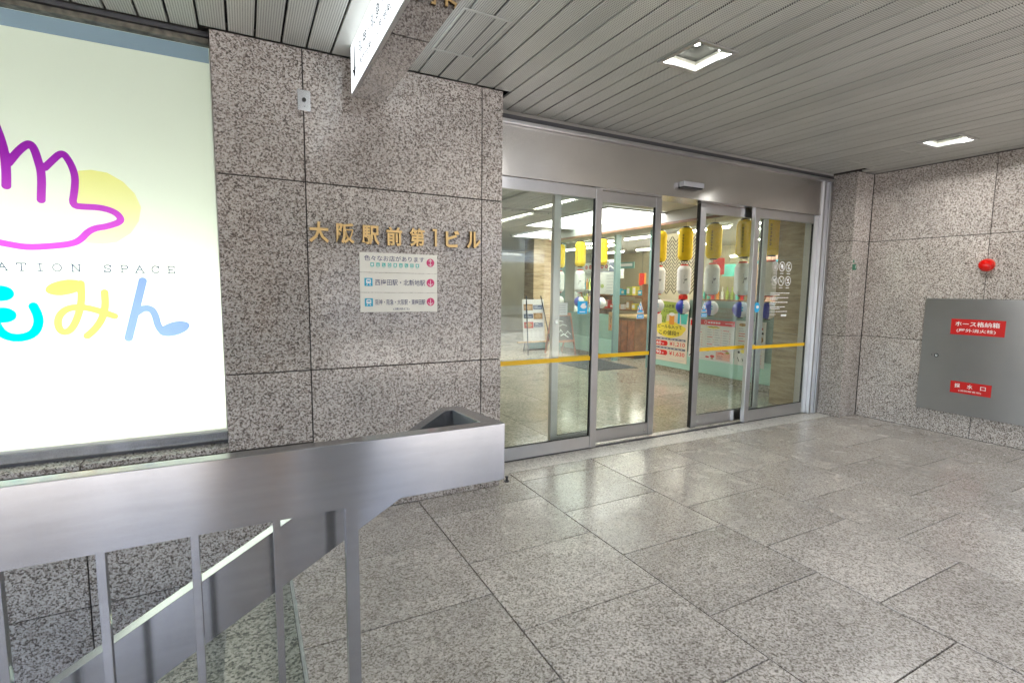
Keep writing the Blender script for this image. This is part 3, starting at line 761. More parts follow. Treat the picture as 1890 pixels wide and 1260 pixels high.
MI_A=[(-0.743, 1.446), (-0.744, 1.437), (-0.75, 1.428), (-0.759, 1.419), (-0.771, 1.411), (-0.785, 1.404), (-0.802, 1.398), (-0.819, 1.394), (-0.836, 1.391), (-0.852, 1.391), (-0.867, 1.393), (-0.879, 1.397), (-0.888, 1.402), (-0.894, 1.409), (-0.897, 1.417), (-0.895, 1.426), (-0.89, 1.435), (-0.881, 1.444), (-0.87, 1.452), (-0.855, 1.459), (-0.839, 1.465), (-0.822, 1.469), (-0.805, 1.472), (-0.789, 1.472), (-0.774, 1.471), (-0.761, 1.467), (-0.751, 1.462), (-0.745, 1.455)]
MI_B=[(-0.754, 1.453), (-0.755, 1.376), (-0.769, 1.304), (-0.793, 1.238), (-0.819, 1.203), (-0.847, 1.203), (-0.86, 1.239), (-0.853, 1.285), (-0.824, 1.32), (-0.783, 1.332), (-0.727, 1.327), (-0.624, 1.282)]
MI_C=[(-0.659, 1.407), (-0.659, 1.335), (-0.677, 1.267), (-0.709, 1.215), (-0.744, 1.18)]
N_A=[(-0.491, 1.471), (-0.569, 1.163)]
N_B=[(-0.531, 1.296), (-0.495, 1.325), (-0.46, 1.32), (-0.443, 1.284), (-0.435, 1.224), (-0.412, 1.185), (-0.38, 1.19)]
N_C=[(-0.287, 1.228), (-0.287, 1.219), (-0.292, 1.21), (-0.299, 1.2), (-0.31, 1.191), (-0.324, 1.183), (-0.339, 1.176), (-0.355, 1.171), (-0.371, 1.168), (-0.387, 1.166), (-0.401, 1.167), (-0.414, 1.17), (-0.423, 1.175), (-0.43, 1.181), (-0.433, 1.189), (-0.432, 1.197), (-0.428, 1.206), (-0.421, 1.216), (-0.41, 1.224), (-0.397, 1.232), (-0.382, 1.239), (-0.366, 1.245), (-0.35, 1.248), (-0.334, 1.25), (-0.32, 1.249), (-0.307, 1.246), (-0.297, 1.242), (-0.29, 1.236)]
# see-through film: overlapping strokes of one colour are merged into a single outline
def seg_d(p, a, b_):
    ax, ay = a; bx, by = b_; px, py = p; dx, dy = bx-ax, by-ay; L = dx*dx+dy*dy or 1e-9
    t = max(0, min(1, ((px-ax)*dx+(py-ay)*dy)/L)); return math.hypot(px-ax-t*dx, py-ay-t*dy)
def inpoly(p, P_):
    x, y = p; c = False; j = len(P_)-1
    for i in range(len(P_)):
        if (P_[i][1] > y) != (P_[j][1] > y) and x < (P_[j][0]-P_[i][0])*(y-P_[i][1])/(P_[j][1]-P_[i][1])+P_[i][0]: c = not c
        j = i
    return c
def polyd(p, P_):
    m_ = min(seg_d(p, P_[i], P_[(i+1) % len(P_)]) for i in range(len(P_))); return -m_ if inpoly(p, P_) else m_
def smooth(P_, closed=False, it=2):
    for _ in range(it):
        Q = [] if closed else [P_[0]]
        for i in range(len(P_)-(0 if closed else 1)):
            a, b_ = P_[i], P_[(i+1) % len(P_)]
            Q += [(a[0]*.75+b_[0]*.25, a[1]*.75+b_[1]*.25), (a[0]*.25+b_[0]*.75, a[1]*.25+b_[1]*.75)]
        if not closed: Q.append(P_[-1])
        P_ = Q
    return P_
def film_shape(m_, strokes, polys, h=.004, cut=None, y=.1340):
    """signed-distance outline (marching squares) of the union of strokes and polygons, as one flat sheet"""
    pts = [p for s_, w_ in strokes for p in s_]+[p for q in polys for p in q]
    mw = max([w_ for s_, w_ in strokes]+[0])
    x0 = min(p[0] for p in pts)-mw-h; x1 = max(p[0] for p in pts)+mw+h; z0 = min(p[1] for p in pts)-mw-h; z1 = max(p[1] for p in pts)+mw+h
    nx, nz = int((x1-x0)/h)+2, int((z1-z0)/h)+2
    segs = [(s_[i], s_[i+1], w_/2) for s_, w_ in strokes for i in range(len(s_)-1)]
    val = {}
    for i in range(nx):
        for j in range(nz):
            p = (x0+i*h, z0+j*h); v = 9
            for a, b_, r in segs:
                if min(a[0], b_[0])-r-.01 < p[0] < max(a[0], b_[0])+r+.01 and min(a[1], b_[1])-r-.01 < p[1] < max(a[1], b_[1])+r+.01: v = min(v, seg_d(p, a, b_)-r)
            for q in polys:
                v = min(v, polyd(p, q))
            if cut:
                for a, b_, r in cut: v = max(v, r-seg_d(p, a, b_))
            val[i, j] = v
    mb_ = MB(m_)
    for i in range(nx-1):
        for j in range(nz-1):
            c = [(i, j), (i+1, j), (i+1, j+1), (i, j+1)]; vv = [val[q] for q in c]
            if all(v > 0 for v in vv): continue
            out = []
            for k_ in range(4):
                a, b_ = c[k_], c[(k_+1) % 4]; va, vb = vv[k_], vv[(k_+1) % 4]
                if va <= 0: out.append((x0+a[0]*h, y, z0+a[1]*h))
                if (va <= 0) != (vb <= 0):
                    t_ = va/(va-vb); out.append((x0+(a[0]+(b_[0]-a[0])*t_)*h, y, z0+(a[1]+(b_[1]-a[1])*t_)*h))
            if len(out) > 2: mb_.add(out, [tuple(range(len(out)))])
    return mb_
hstrokes = [(smooth(HAND1), .036), (smooth(HAND2), .034), (smooth(HAND3), .031)]
film_shape('film_purple', hstrokes, []).build('hand_print', lbx)
hsegs = [(s_[i], s_[i+1], w_/2) for s_, w_ in hstrokes for i in range(len(s_)-1)]
film_shape('film_sun', [], [SUNP], cut=hsegs).build('sun_print', lbx)
def ellp(cx, cy, rx, ry): return [(cx+rx*math.cos(t/24*2*math.pi), cy+ry*math.sin(t/24*2*math.pi)) for t in range(24)]
film_shape('film_cyan', [(smooth(MO_C), .040)], [ellp(-1.062, 1.40, .047, .038), ellp(-1.062, 1.293, .049, .038)]).build('kana_print', lbx)
film_shape('film_gold', [(smooth(MI_B), .032), (smooth(MI_C), .033)], [MI_A]).build('kana_print', lbx)
film_shape('film_peri', [(N_A, .038), (smooth(N_B), .034)], [N_C]).build('kana_print', lbx)
d = front(0, .1342, 0); d.d = 0; SLAB = {
 'A': [[(-.5, -.5), (0, .5), (.5, -.5)], [(-.25, -.05), (.25, -.05)], [(-.62, -.5), (-.3, -.5)], [(.3, -.5), (.62, -.5)]],
 'T': [[(-.5, .3), (-.5, .5), (.5, .5), (.5, .3)], [(0, .5), (0, -.5)], [(-.22, -.5), (.22, -.5)]],
 'I': [[(0, .5), (0, -.5)], [(-.3, -.5), (.3, -.5)], [(-.3, .5), (.3, .5)]],
 'O': [[(.5*math.cos(t), .5*math.sin(t)) for t in [i*math.pi/10 for i in range(21)]]],
 'N': [[(-.4, -.5), (-.4, .5), (.4, -.5), (.4, .5)], [(-.55, -.5), (-.2, -.5)], [(.2, .5), (.55, .5)], [(-.55, .5), (-.4, .5)]],
 'S': [[(.38, .45), (.38, .25), (.2, .48), (-.1, .5), (-.36, .36), (-.34, .1), (0, 0), (.34, -.1), (.38, -.34), (.12, -.5), (-.2, -.48), (-.4, -.28), (-.4, -.5)]],
 'P': [[(-.3, -.5), (-.3, .5), (.2, .5), (.42, .36), (.42, .14), (.2, 0), (-.3, 0)], [(-.48, -.5), (-.05, -.5)], [(-.48, .5), (-.3, .5)]],
 'C': [[(.42, .5), (.42, .22), (.2, .46), (-.1, .5), (-.4, .3), (-.46, 0), (-.4, -.3), (-.1, -.5), (.2, -.48), (.44, -.25)]],
 'E': [[(.42, .28), (.42, .5), (-.3, .5), (-.3, -.5), (.46, -.5), (.46, -.25)], [(-.3, 0), (.2, 0)], [(-.48, -.5), (-.3, -.5)], [(-.48, .5), (-.3, .5)]],
 'X': [[(-.45, .5), (.45, -.5)], [(.45, .5), (-.45, -.5)]], 'L': [[(-.3, .5), (-.3, -.5), (.42, -.5), (.42, -.25)], [(-.5, .5), (-.1, .5)]]}
for ch, cx in zip('LATIONSPACE', [-1.121, -1.051, -.98, -.91, -.844, -.769, -.639, -.568, -.501, -.431, -.359]):
    cz = 1.531+.004*(cx+1.05); st = [([(cx+p[0]*.034, cz+p[1]*.037) for p in s_], .0042) for s_ in SLAB[ch]]
    film_shape('film_navy', st, [], h=.0016).build('letter_print', lbx)
film_shape('film_grey', [([(-.234+.014*math.cos(i*math.pi/12), 1.177+.014*math.sin(i*math.pi/12)) for i in range(25)], .002), ([(-.239, 1.169), (-.239, 1.185), (-.231, 1.185), (-.229, 1.180), (-.232, 1.177), (-.239, 1.177)], .002), ([(-.234, 1.177), (-.228, 1.169)], .002)], [], h=.0012).build('registered_mark', lbx)

# ================================================================ STAIR GUARD (stainless)
gr = thing('stair_guard_rail', 'brushed stainless guard and sloping handrail around the stair head', 'handrail', (-.4, -1.76, 0))
GY, GT_, GZ, GH = -1.76, .052, 1.0, .194
GX = .757
MB('steel_rail').box(-3.4, GX, GY, GY+.006, GZ-GH, GZ).box(-3.4, GX, GY+.046, GY+.052, GZ-GH, GZ-.0065).box(-3.4, GX, GY+.006, GY+GT_, GZ-.006, GZ).box(-3.4, GX, GY+.006, GY+.046, GZ-GH, GZ-GH+.006).build('front_rail', gr, .0012)
# end cap (slightly canted) and return
c0, c1, b0, b1 = (GX-.001, GY+GT_+.0005), (GX-.065, GY+GT_+.0005), (GX-.046, -1.45), (GX-.088, -1.504)
MB('steel_rail').prism([c1, c0, b0, b1], GZ-GH, GZ-.0004).build('end_rail', gr, .0012)
RY0, RY1 = -1.504, -1.45
X0_ = .64
def rail_pts(x): return GZ-.573*(X0_-x) if x < X0_ else GZ
xs = [-3.2, X0_]
for nm, (xa, xb) in (('return_rail', (X0_, None)), ('sloping_rail', (-2.4, X0_))):
    if xb is None:
        MB('steel_rail').prism([(X0_+.0003, RY0), (b1[0]-.0005, RY0), (b0[0]-.0005, RY1), (X0_+.0003, RY1)], GZ-GH, GZ-.0004).build(nm, gr, .0012)
    else:
        za, zb = rail_pts(xa), GZ
        MB('steel_rail').prism([(xa, za-GH-.02), (xb, zb-GH-.012), (xb, zb-.0004), (xa, za)], RY0, RY1, 'y').build(nm, gr, .0012)
for x, w_ in ((.237, .036), (.043, .019), (-.151, .019), (-.345, .019), (-.534, .019), (-.715, .019), (-.91, .019), (-1.1, .036), (-1.3, .019), (-1.5, .019), (-1.7, .019), (-1.9, .019), (-2.1, .019)):
    MB('steel_rail').box(x, x+w_, GY+.008, GY+(.044 if w_ > .03 else .03), -.001, GZ-GH-.0005).build('post' if w_ > .03 else 'baluster', gr, .0012)
for x in (.30, -1.2):
    MB('steel_rail').box(x, x+.03, RY0+.012, RY1-.012, (0 if x > .2 else -.74), rail_pts(x)-GH-.01).build('handrail_post', gr, .0012) if x < 0 else None

# ================================================================ RIGHT WALL FITTINGS
hc = thing('hose_cabinet', 'wide grey steel fire hose cabinet with two red labels on the right wall', 'hose cabinet', (XW, -1.1, .23))
MB('steel_cabinet').box(XW-.004, XW-.0005, -1.70, -.53, .238, 1.395).build('cabinet_frame', hc)
MB('steel_cabinet').box(XW-.036, XW-.005, -1.705, -.525, .233, 1.40).build('cabinet_door', hc, .003)
MB('steel_plain').box(XW-.037, XW-.006, -1.70, -.53, 1.4005, 1.4045).build('top_lip', hc)
xk = XW-.036
MB('black').cyl((xk, -.666, .813), (xk-.004, -.666, .813), .02).build('lock_recess', hc)
MB('steel_plain').cyl((xk-.004, -.666, .813), (xk-.006, -.666, .813), .012, n_=20).build('lock', hc)
MB('black').cyl((xk, -.625, .815), (xk-.002, -.625, .815), .005).build('pin_hole', hc)
d = westf(xk, -.763, 1.044); d.rect('label_red', 0, 0, .422, .157)
d.text('ink_white', 'ホース格納箱', .035, .085, .05, .345, bold=.012, d=.001); d.text('ink_white', '(屋外消火栓)', .05, .022, .040, .305, bold=.008, d=.001)
d.build('warning_label', hc)
d = westf(xk, -.808, .45); d.rect('label_red', 0, 0, .325, .12)
d.text('ink_white', '採', .035, .055, .045, .045, bold=.012, d=.001); d.text('ink_white', '水', .135, .055, .045, .045, bold=.012, d=.001); d.text('ink_white', '口', .24, .056, .038, .042, bold=.012, d=.001)
d.text('ink_white', '(消防隊専用)', .07, .018, .020, .18, d=.001)
d.build('warning_label', hc)
al = thing('red_alarm_lamp', 'small red domed alarm lamp on the granite wall above the steel cabinet', 'alarm lamp', (XW, -.988, 1.735))
MB('red_cap').cyl((XW-.0005, -.988, 1.735), (XW-.016, -.988, 1.735), .062, n_=28).build('base', al, .003)
mb = MB('red_lens'); prof = [(.056, 0), (.056, .02), (.052, .04), (.042, .056), (.025, .066), (.001, .07)]; vs = []; fs = []; n_ = 28
for r, z in prof:
    for i in range(n_):
        t = 2*math.pi*i/n_; rr_ = r*(1+.015*math.cos(14*t)); vs.append((XW-.016-z, -.988+rr_*math.cos(t), 1.735+rr_*math.sin(t)))
for j in range(len(prof)-1):
    for i in range(n_): fs.append((j*n_+i, j*n_+(i+1) % n_, (j+1)*n_+(i+1) % n_, (j+1)*n_+i))
mb.add(vs, fs, True); mb.build('lens', al)
gt = thing('green_wall_tag', 'two tiny green number tags on the granite corner beside the doors', 'tag', (6.16, .098, 1.72))
MB('ink_teal')
mat('tag_green', (.03, .16, .09), .5)
MB('tag_green').box(6.128, 6.152, .094, .0975, 1.79, 1.825).build('small_tag', gt); MB('tag_green').box(6.122, 6.192, .093, .0975, 1.71, 1.775).build('number_tag', gt)
d = front(6.122, .0925, 1.71); d.text('ink_white', '3', .045, .02, .03, .014); d.build('tag_print', gt)

# ================================================================ LOBBY CONTENTS
def trof(x0, x1, y0, y1, label, m_='troffer', z=2.775, group='luminous ceiling panels in the lobby'):
    t = thing('luminous_ceiling_panel', label, 'ceiling light', ((x0+x1)/2, (y0+y1)/2, z), group)
    MB(m_).box(x0, x1, y0, y1, z-.012, z-.004).build('lit_panel', t)
    mb = MB('steel_frame'); r = .03
    mb.box(x0-r, x1+r, y0-r, y0, z-.03, z-.002).box(x0-r, x1+r, y1, y1+r, z-.03, z-.002).box(x0-r, x0, y0, y1, z-.03, z-.002).box(x1, x1+r, y0, y1, z-.03, z-.002)
    mb.build('panel_frame', t); return t
def louv(x0, x1, y0, y1, label):
    t = trof(x0, x1, y0, y1, label, 'white_paint', group='louvred ceiling lights in the lobby')
    mb = MB('white_paint'); y = y0+.06; z = 2.755
    while y < y1: mb.box(x0, x1, y, y+.006, z-.03, z+.005); y += .07
    x = x0+.1
    while x < x1: mb.box(x, x+.006, y0, y1, z-.029, z+.004); x += .14
    o = mb.build('louvre', t); 
    MB('tube').box((x0+x1)/2-.02, (x0+x1)/2+.02, y0+.1, y1-.1, z+.006, z+.012).build('tube', t)
trof(5.15, 6.45, 3.3, 6.0, 'wide flat white luminous panel in the lobby ceiling, seen through both left glass leaves')
trof(5.9, 6.9, 6.6, 8.0, 'farther small luminous ceiling panel above the lobby easels')
louv(3.45, 4.9, 2.4, 4.0, 'louvred ceiling light, nearer one behind the fixed glass panel')
louv(3.7, 5.0, 4.25, 6.4, 'louvred ceiling light, farther one behind the fixed glass panel')
louv(2.0, 3.2, 1.6, 3.6, 'louvred ceiling light just inside the doors, hidden high behind the header')

# easel with menu poster
ez = thing('poster_easel', 'black easel holding a white menu poster with three food photos', 'easel', (5.8, 6.6, 0))
def ep(x, z, dy=0): return (x, 6.6+dy+(.10*(z-.25)), z)
mb = MB('black'); mb.cyl(ep(5.60, 1.30, .02), (5.46, 6.35, .0), .014, n_=8).build('easel_leg', ez)
MB('black').cyl(ep(5.98, 1.30, .02), (6.10, 6.35, .0), .014, n_=8).build('easel_leg', ez)
MB('black').cyl(ep(5.79, 1.25, .04), (5.79, 7.15, 0), .014, n_=8).build('easel_leg', ez)
MB('wood_pale').box(5.32, 6.14, 6.56, 6.62, .255, .285).build('easel_shelf', ez)
bu = Vector((0, .10, 1)).normalized()
d = Dec((5.475, 6.60, .29), X, bu)
d.rect('paper', 0, 0, .56, .94, -.001)
for i, zc in enumerate((.76, .56, .36)):
    xa = .03 if i != 1 else .28
    d.rect('food_brown' if i != 2 else 'food_red', xa, zc-.07, xa+.24, zc+.07, .001); d.ell('wood_pale', xa+.12, zc, .08, .05, .002)
    xb = .28 if i != 1 else .03
    d.rect('ink_slate', xb, zc-.05, xb+.24, zc+.05, .001); d.rect('ink_white', xb+.03, zc+.012, xb+.12, zc+.022, .002).rect('ink_white', xb+.03, zc-.02, xb+.2, zc-.012, .002)
for r_ in range(4):
    for c_ in range(4): d.rect('ink_grey', .05+c_*.12, .22-r_*.045, .12+c_*.12, .226-r_*.045, .001)
d.build('menu_poster', ez)
gb = thing('green_board', 'dark green board leaning behind the white menu poster', 'board', (6.25, 7.2, 0))
MB('board_green').prism([(7.2, 0), (7.23, 0), (7.43, .95), (7.4, .95)], 5.95, 6.42, 'x').build('board_panel', gb); MB('black').box(5.93, 6.44, 7.18, 7.24, -.0, .03).build('board_foot', gb)
# chalkboard A frame
ab = thing('chalkboard_sign', 'red wooden A frame chalkboard standing beside the easel', 'chalkboard', (6.3, 6.2, 0))
def aframe(y0, y1, nm):
    mb = MB('wood_red')
    for x in (6.04, 6.50): mb.prism([(y0, 0), (y0+.03, 0), (y1+.03, .93), (y1, .93)], x, x+.035, 'x')
    mb.prism([(y1-.012, .86), (y1+.018, .86), (y1+.03, .93), (y1, .93)], 6.075, 6.50, 'x')
    k_ = (y1-y0)/.93; mb.prism([(y0+k_*.28, .28), (y0+k_*.28+.03, .28), (y0+k_*.33+.03, .33), (y0+k_*.33, .33)], 6.075, 6.50, 'x')
    mb.build(nm, ab)
    MB('blackboard').prism([(y0+k_*.33+.008, .33), (y0+k_*.33+.02, .33), (y0+k_*.86+.02, .86), (y0+k_*.86+.008, .86)], 6.075, 6.50, 'x').build('board_panel', ab)
aframe(6.05, 6.30, 'front_frame'); aframe(6.60, 6.34, 'rear_frame')
d = Dec((6.075, 6.05+.25/.93*.33, .33), X, Vector((0, .25/.93, 1)).normalized()); d.d = .004
for i, (a, b_, c, e_) in enumerate(((.06, .42, .22, .44), (.1, .32, .3, .36), (.22, .12, .38, .2), (.08, .18, .16, .24))): d.line('ink_white', [(a, b_), ((a+c)/2, e_), (c, b_)], .012)
d.line('ink_white', [(.1, .1), (.18, .14), (.3, .06)], .02)
d.build('chalk_marks', ab)
# mats
for x0, x1, y0, y1, lab in ((5.45, 6.5, 4.0, 5.2, 'dark grey entrance mat on the lobby floor before the shop opening'),):
    tag(MB('mat_grey').box(x0, x1, y0, y1, .001, .012).build('floor_mat'), lab, 'floor mat')

# ---------------- restaurant shop front on x = 6.66
sf = thing('shop_front', 'mint green restaurant shop front with big windows along the lobby', 'shop front', (6.8, 4, 0))
FX = 6.66
for a, b_ in ((1.0, 3.92), (4.95, 6.95)):
    B('plinth', 'granite_lobby', sf, FX+.02, FX+.2, a, b_, 0, .10)
    B('mint_panel', 'mint', sf, FX, FX+.1, a, b_, .10, .42, bevel=.003)
    B('glass_pane', 'shop_glass', sf, FX+.02, FX+.028, a, b_, .42, 2.55)
    B('mint_film', 'film_board' if a < 2 else 'mint', sf, FX+.03, FX+.034, a, b_, .42, 1.30 if a < 2 else .95)
for y in (.96, 3.90, 4.92, 6.93): B('mint_post', 'teal_post', sf, FX-.01, FX+.12, y, y+.06, 0, 2.6, bevel=.003)
B('top_beam', 'lobby_ceiling', sf, FX-.3, FX+.2, 1.0, 7.0, 2.56, 2.775)
MB('wood_brown').box(FX-.31, FX-.302, 1.0, 7.0, 2.56, 2.60).build('beam_edge', sf)
# posters on glass (plane just in front)
def poster(name, label, ya, yb, z0, z1, m_='paper', group=None):
    t = thing(name, label, 'poster', (FX-.004, (ya+yb)/2, z0), group)
    MB(m_).box(FX-.006, FX-.002, yb, ya, z0, z1).build('sheet', t)
    return t, westf(FX-.006, ya, z0)
t, d = poster('beer_poster', 'cream drinks poster with yellow blob and two red-tagged prices', 3.86, 2.96, .20, 1.30, 'paper_cream')
W0 = .90
blob = [(.22+.52*.5+.36*math.cos(a_)*(1+.08*math.sin(5*a_)), .57+.14*math.sin(a_)*(1+.1*math.cos(4*a_))) for a_ in [i*math.pi/16 for i in range(32)]]
d.poly('ink_yellow', blob)
d.ring('ink_red', .16, .95, .12, .12, .03).ring('ink_red', .16, .95, .07, .07, .02); d.poly('ink_green', [(.24, .82), (.66, .86), (.70, 1.04), (.30, 1.07)])
d.text('ink_black', '飲み放題', .30, .95, .06, .27, bold=.01, d=.001); d.text('ink_black', 'メニュー', .30, .87, .05, .25, bold=.01, d=.001)
d.rect('ink_orange', .46, .66, .58, .84, .001).ell('ink_white', .52, .84, .07, .03, .0015); d.rect('ink_cyan', .66, .68, .71, .96, .001).poly('ink_teal', [(.74, .68), (.86, .68), (.89, .86), (.72, .86)], .001)
d.poly('ink_green', [(.28, .68), (.38, .68), (.40, .84), (.27, .84)], .0008); d.line('ink_black', [(.30, .70), (.33, .80)], .008, .0014).line('ink_black', [(.34, .70), (.37, .80)], .008, .0014)
d.text('ink_black', '生ビールも入って', .10, .585, .07, .66, bold=.014, d=.002); d.text('ink_black', 'この値段!!', .22, .465, .085, .48, bold=.014, d=.002)
for z_, pr in ((.39, None), (.225, None)): 
    d.rect('ink_slate', .04, z_-.01, .86, z_+.025, .001)
    for q in range(9): d.rect('ink_white', .08+q*.085, z_+.003, .08+q*.085+random.uniform(.03, .06), z_+.011, .0015)
for z_, mn, pr in ((.285, '60', '¥1,210'), (.115, '90', '¥1,630')):
    d.rect('ink_red', .10, z_-.015, .40, z_+.075, .001).ell('ink_red', .10, z_+.03, .045, .045, .001).ell('ink_red', .40, z_+.03, .045, .045, .0009)
    d.text('ink_white', mn, .17, z_+.0, .06, .12, bold=.02, d=.002); d.text('ink_white', '分', .31, z_+.0, .04, .05, bold=.01, d=.002)
    d.text('ink_red', pr, .49, z_-.012, .085, .36, bold=.01, d=.002)
d.rect('ink_grey', .12, .06, .40, .064).rect('ink_grey', .5, .04, .84, .044)
tag(d.build('print', t), kind='stuff')
def menurows(d, x0, x1, z0, z1, rows_, m_='ink_grey', seed=0, red=True):
    rn = random.Random(seed); dz = (z1-z0)/rows_
    for i in range(rows_):
        zc = z1-dz*(i+.6); ln = rn.uniform(.45, .75)*(x1-x0); x = x0
        if red and rn.random() < .13: d.rect('ink_red', x0, zc-.002, x0+(x1-x0)*.8, zc+.008, .0012); continue
        while x < x0+ln-.006:
            q = rn.uniform(.008, .02); d.rect('ink_slate', x, zc, min(x+q, x0+ln), zc+.007, .001); x += q+.004
        if red: d.rect('ink_red', x1-.022, zc, x1-.002, zc+.006, .001)
t, d = poster('narrow_menu_sheet', 'narrow white menu strip between the drinks poster and the red-topped menu', 2.93, 2.79, .34, 1.0)
d.rect('ink_red', .02, .54, .10, .63); d.rect('ink_cyan', .05, .49, .07, .53); menurows(d, .03, .09, .18, .46, 9, seed=3); d.line('ink_black', [(.02, .02), (.06, .07), (.12, .03)], .012); tag(d.build('print', t), kind='stuff')
t, d = poster('red_topped_menu', 'large white menu sheet with red heading band behind the right sliding door', 2.76, 2.03, .33, .99)
d.rect('ink_red', 0, .575, .73, .66); d.ring('ink_white', .17, .617, .025, .03, .006, .001)
for q in range(5): d.rect('ink_white', .22+q*.05, .605, .255+q*.05, .63, .001)
d.rect('ink_white', .55, .612, .69, .62, .001)
d.ell('ink_yellow', .33, .545, .13, .018, .0008); d.line('ink_black', [(.24, .545), (.28, .555), (.32, .54), (.38, .555), (.43, .542)], .01, .0014)
for x0_ in (.21, .36, .52): menurows(d, x0_, x0_+.14, .17, .52, 9, seed=int(x0_*100))
menurows(d, .03, .12, .17, .52, 8, seed=5)
d.rect('ink_green', .2, .145, .26, .165); d.rect('paper_pink', .40, .03, .67, .16, .0008); menurows(d, .43, .6, .04, .10, 3, seed=9, red=False); d.line('ink_red', [(.44, .135), (.5, .145), (.55, .13)], .012, .0014)
d.ell('ink_red', .23, .055, .04, .015).ell('ink_red', .33, .075, .045, .022).ell('food_brown', .33, .04, .03, .012); d.ell('ink_green', .62, .16, .04, .018, .001)
d.rect('ink_grey', .18, .02, .182, .55).rect('ink_grey', .02, .02, .71, .022)
tag(d.build('print', t), kind='stuff')
t, d = poster('food_menu_sheet', 'white menu sheet with small food pictures right of the red-topped menu', 2.015, 1.50, .33, 1.01)
d.ell('food_brown', .12, .62, .06, .025).ell('food_red', .2, .625, .04, .02); menurows(d, .06, .2, .28, .58, 8, seed=12); d.ell('ink_yellow', .15, .22, .05, .03).ell('ink_black', .08, .2, .02, .02)
d.line('ink_black', [(.06, .12), (.09, .06)], .012).line('ink_black', [(.14, .11), (.16, .07)], .012)
d.ell('food_red', .40, .58, .07, .03); d.rect('ink_black', .33, .5, .48, .53); d.ell('food_brown', .41, .42, .07, .06); d.ell('food_red', .38, .44, .03, .03, .001); d.rect('ink_yellow', .32, .30, .44, .32); menurows(d, .33, .47, .05, .25, 5, seed=4)
d.rect('ink_grey', .27, .02, .272, .66)
tag(d.build('print', t), kind='stuff')
t, d = poster('plain_notice', 'small brown paper notice on the mint panel beside the shop opening', 5.10, 4.98, .62, 1.0, 'wood_pale')
d.line('ink_black', [(.03, .30), (.09, .28), (.05, .22), (.08, .16)], .015).line('ink_red', [(.05, .12), (.08, .06)], .02); tag(d.build('print', t), kind='stuff')

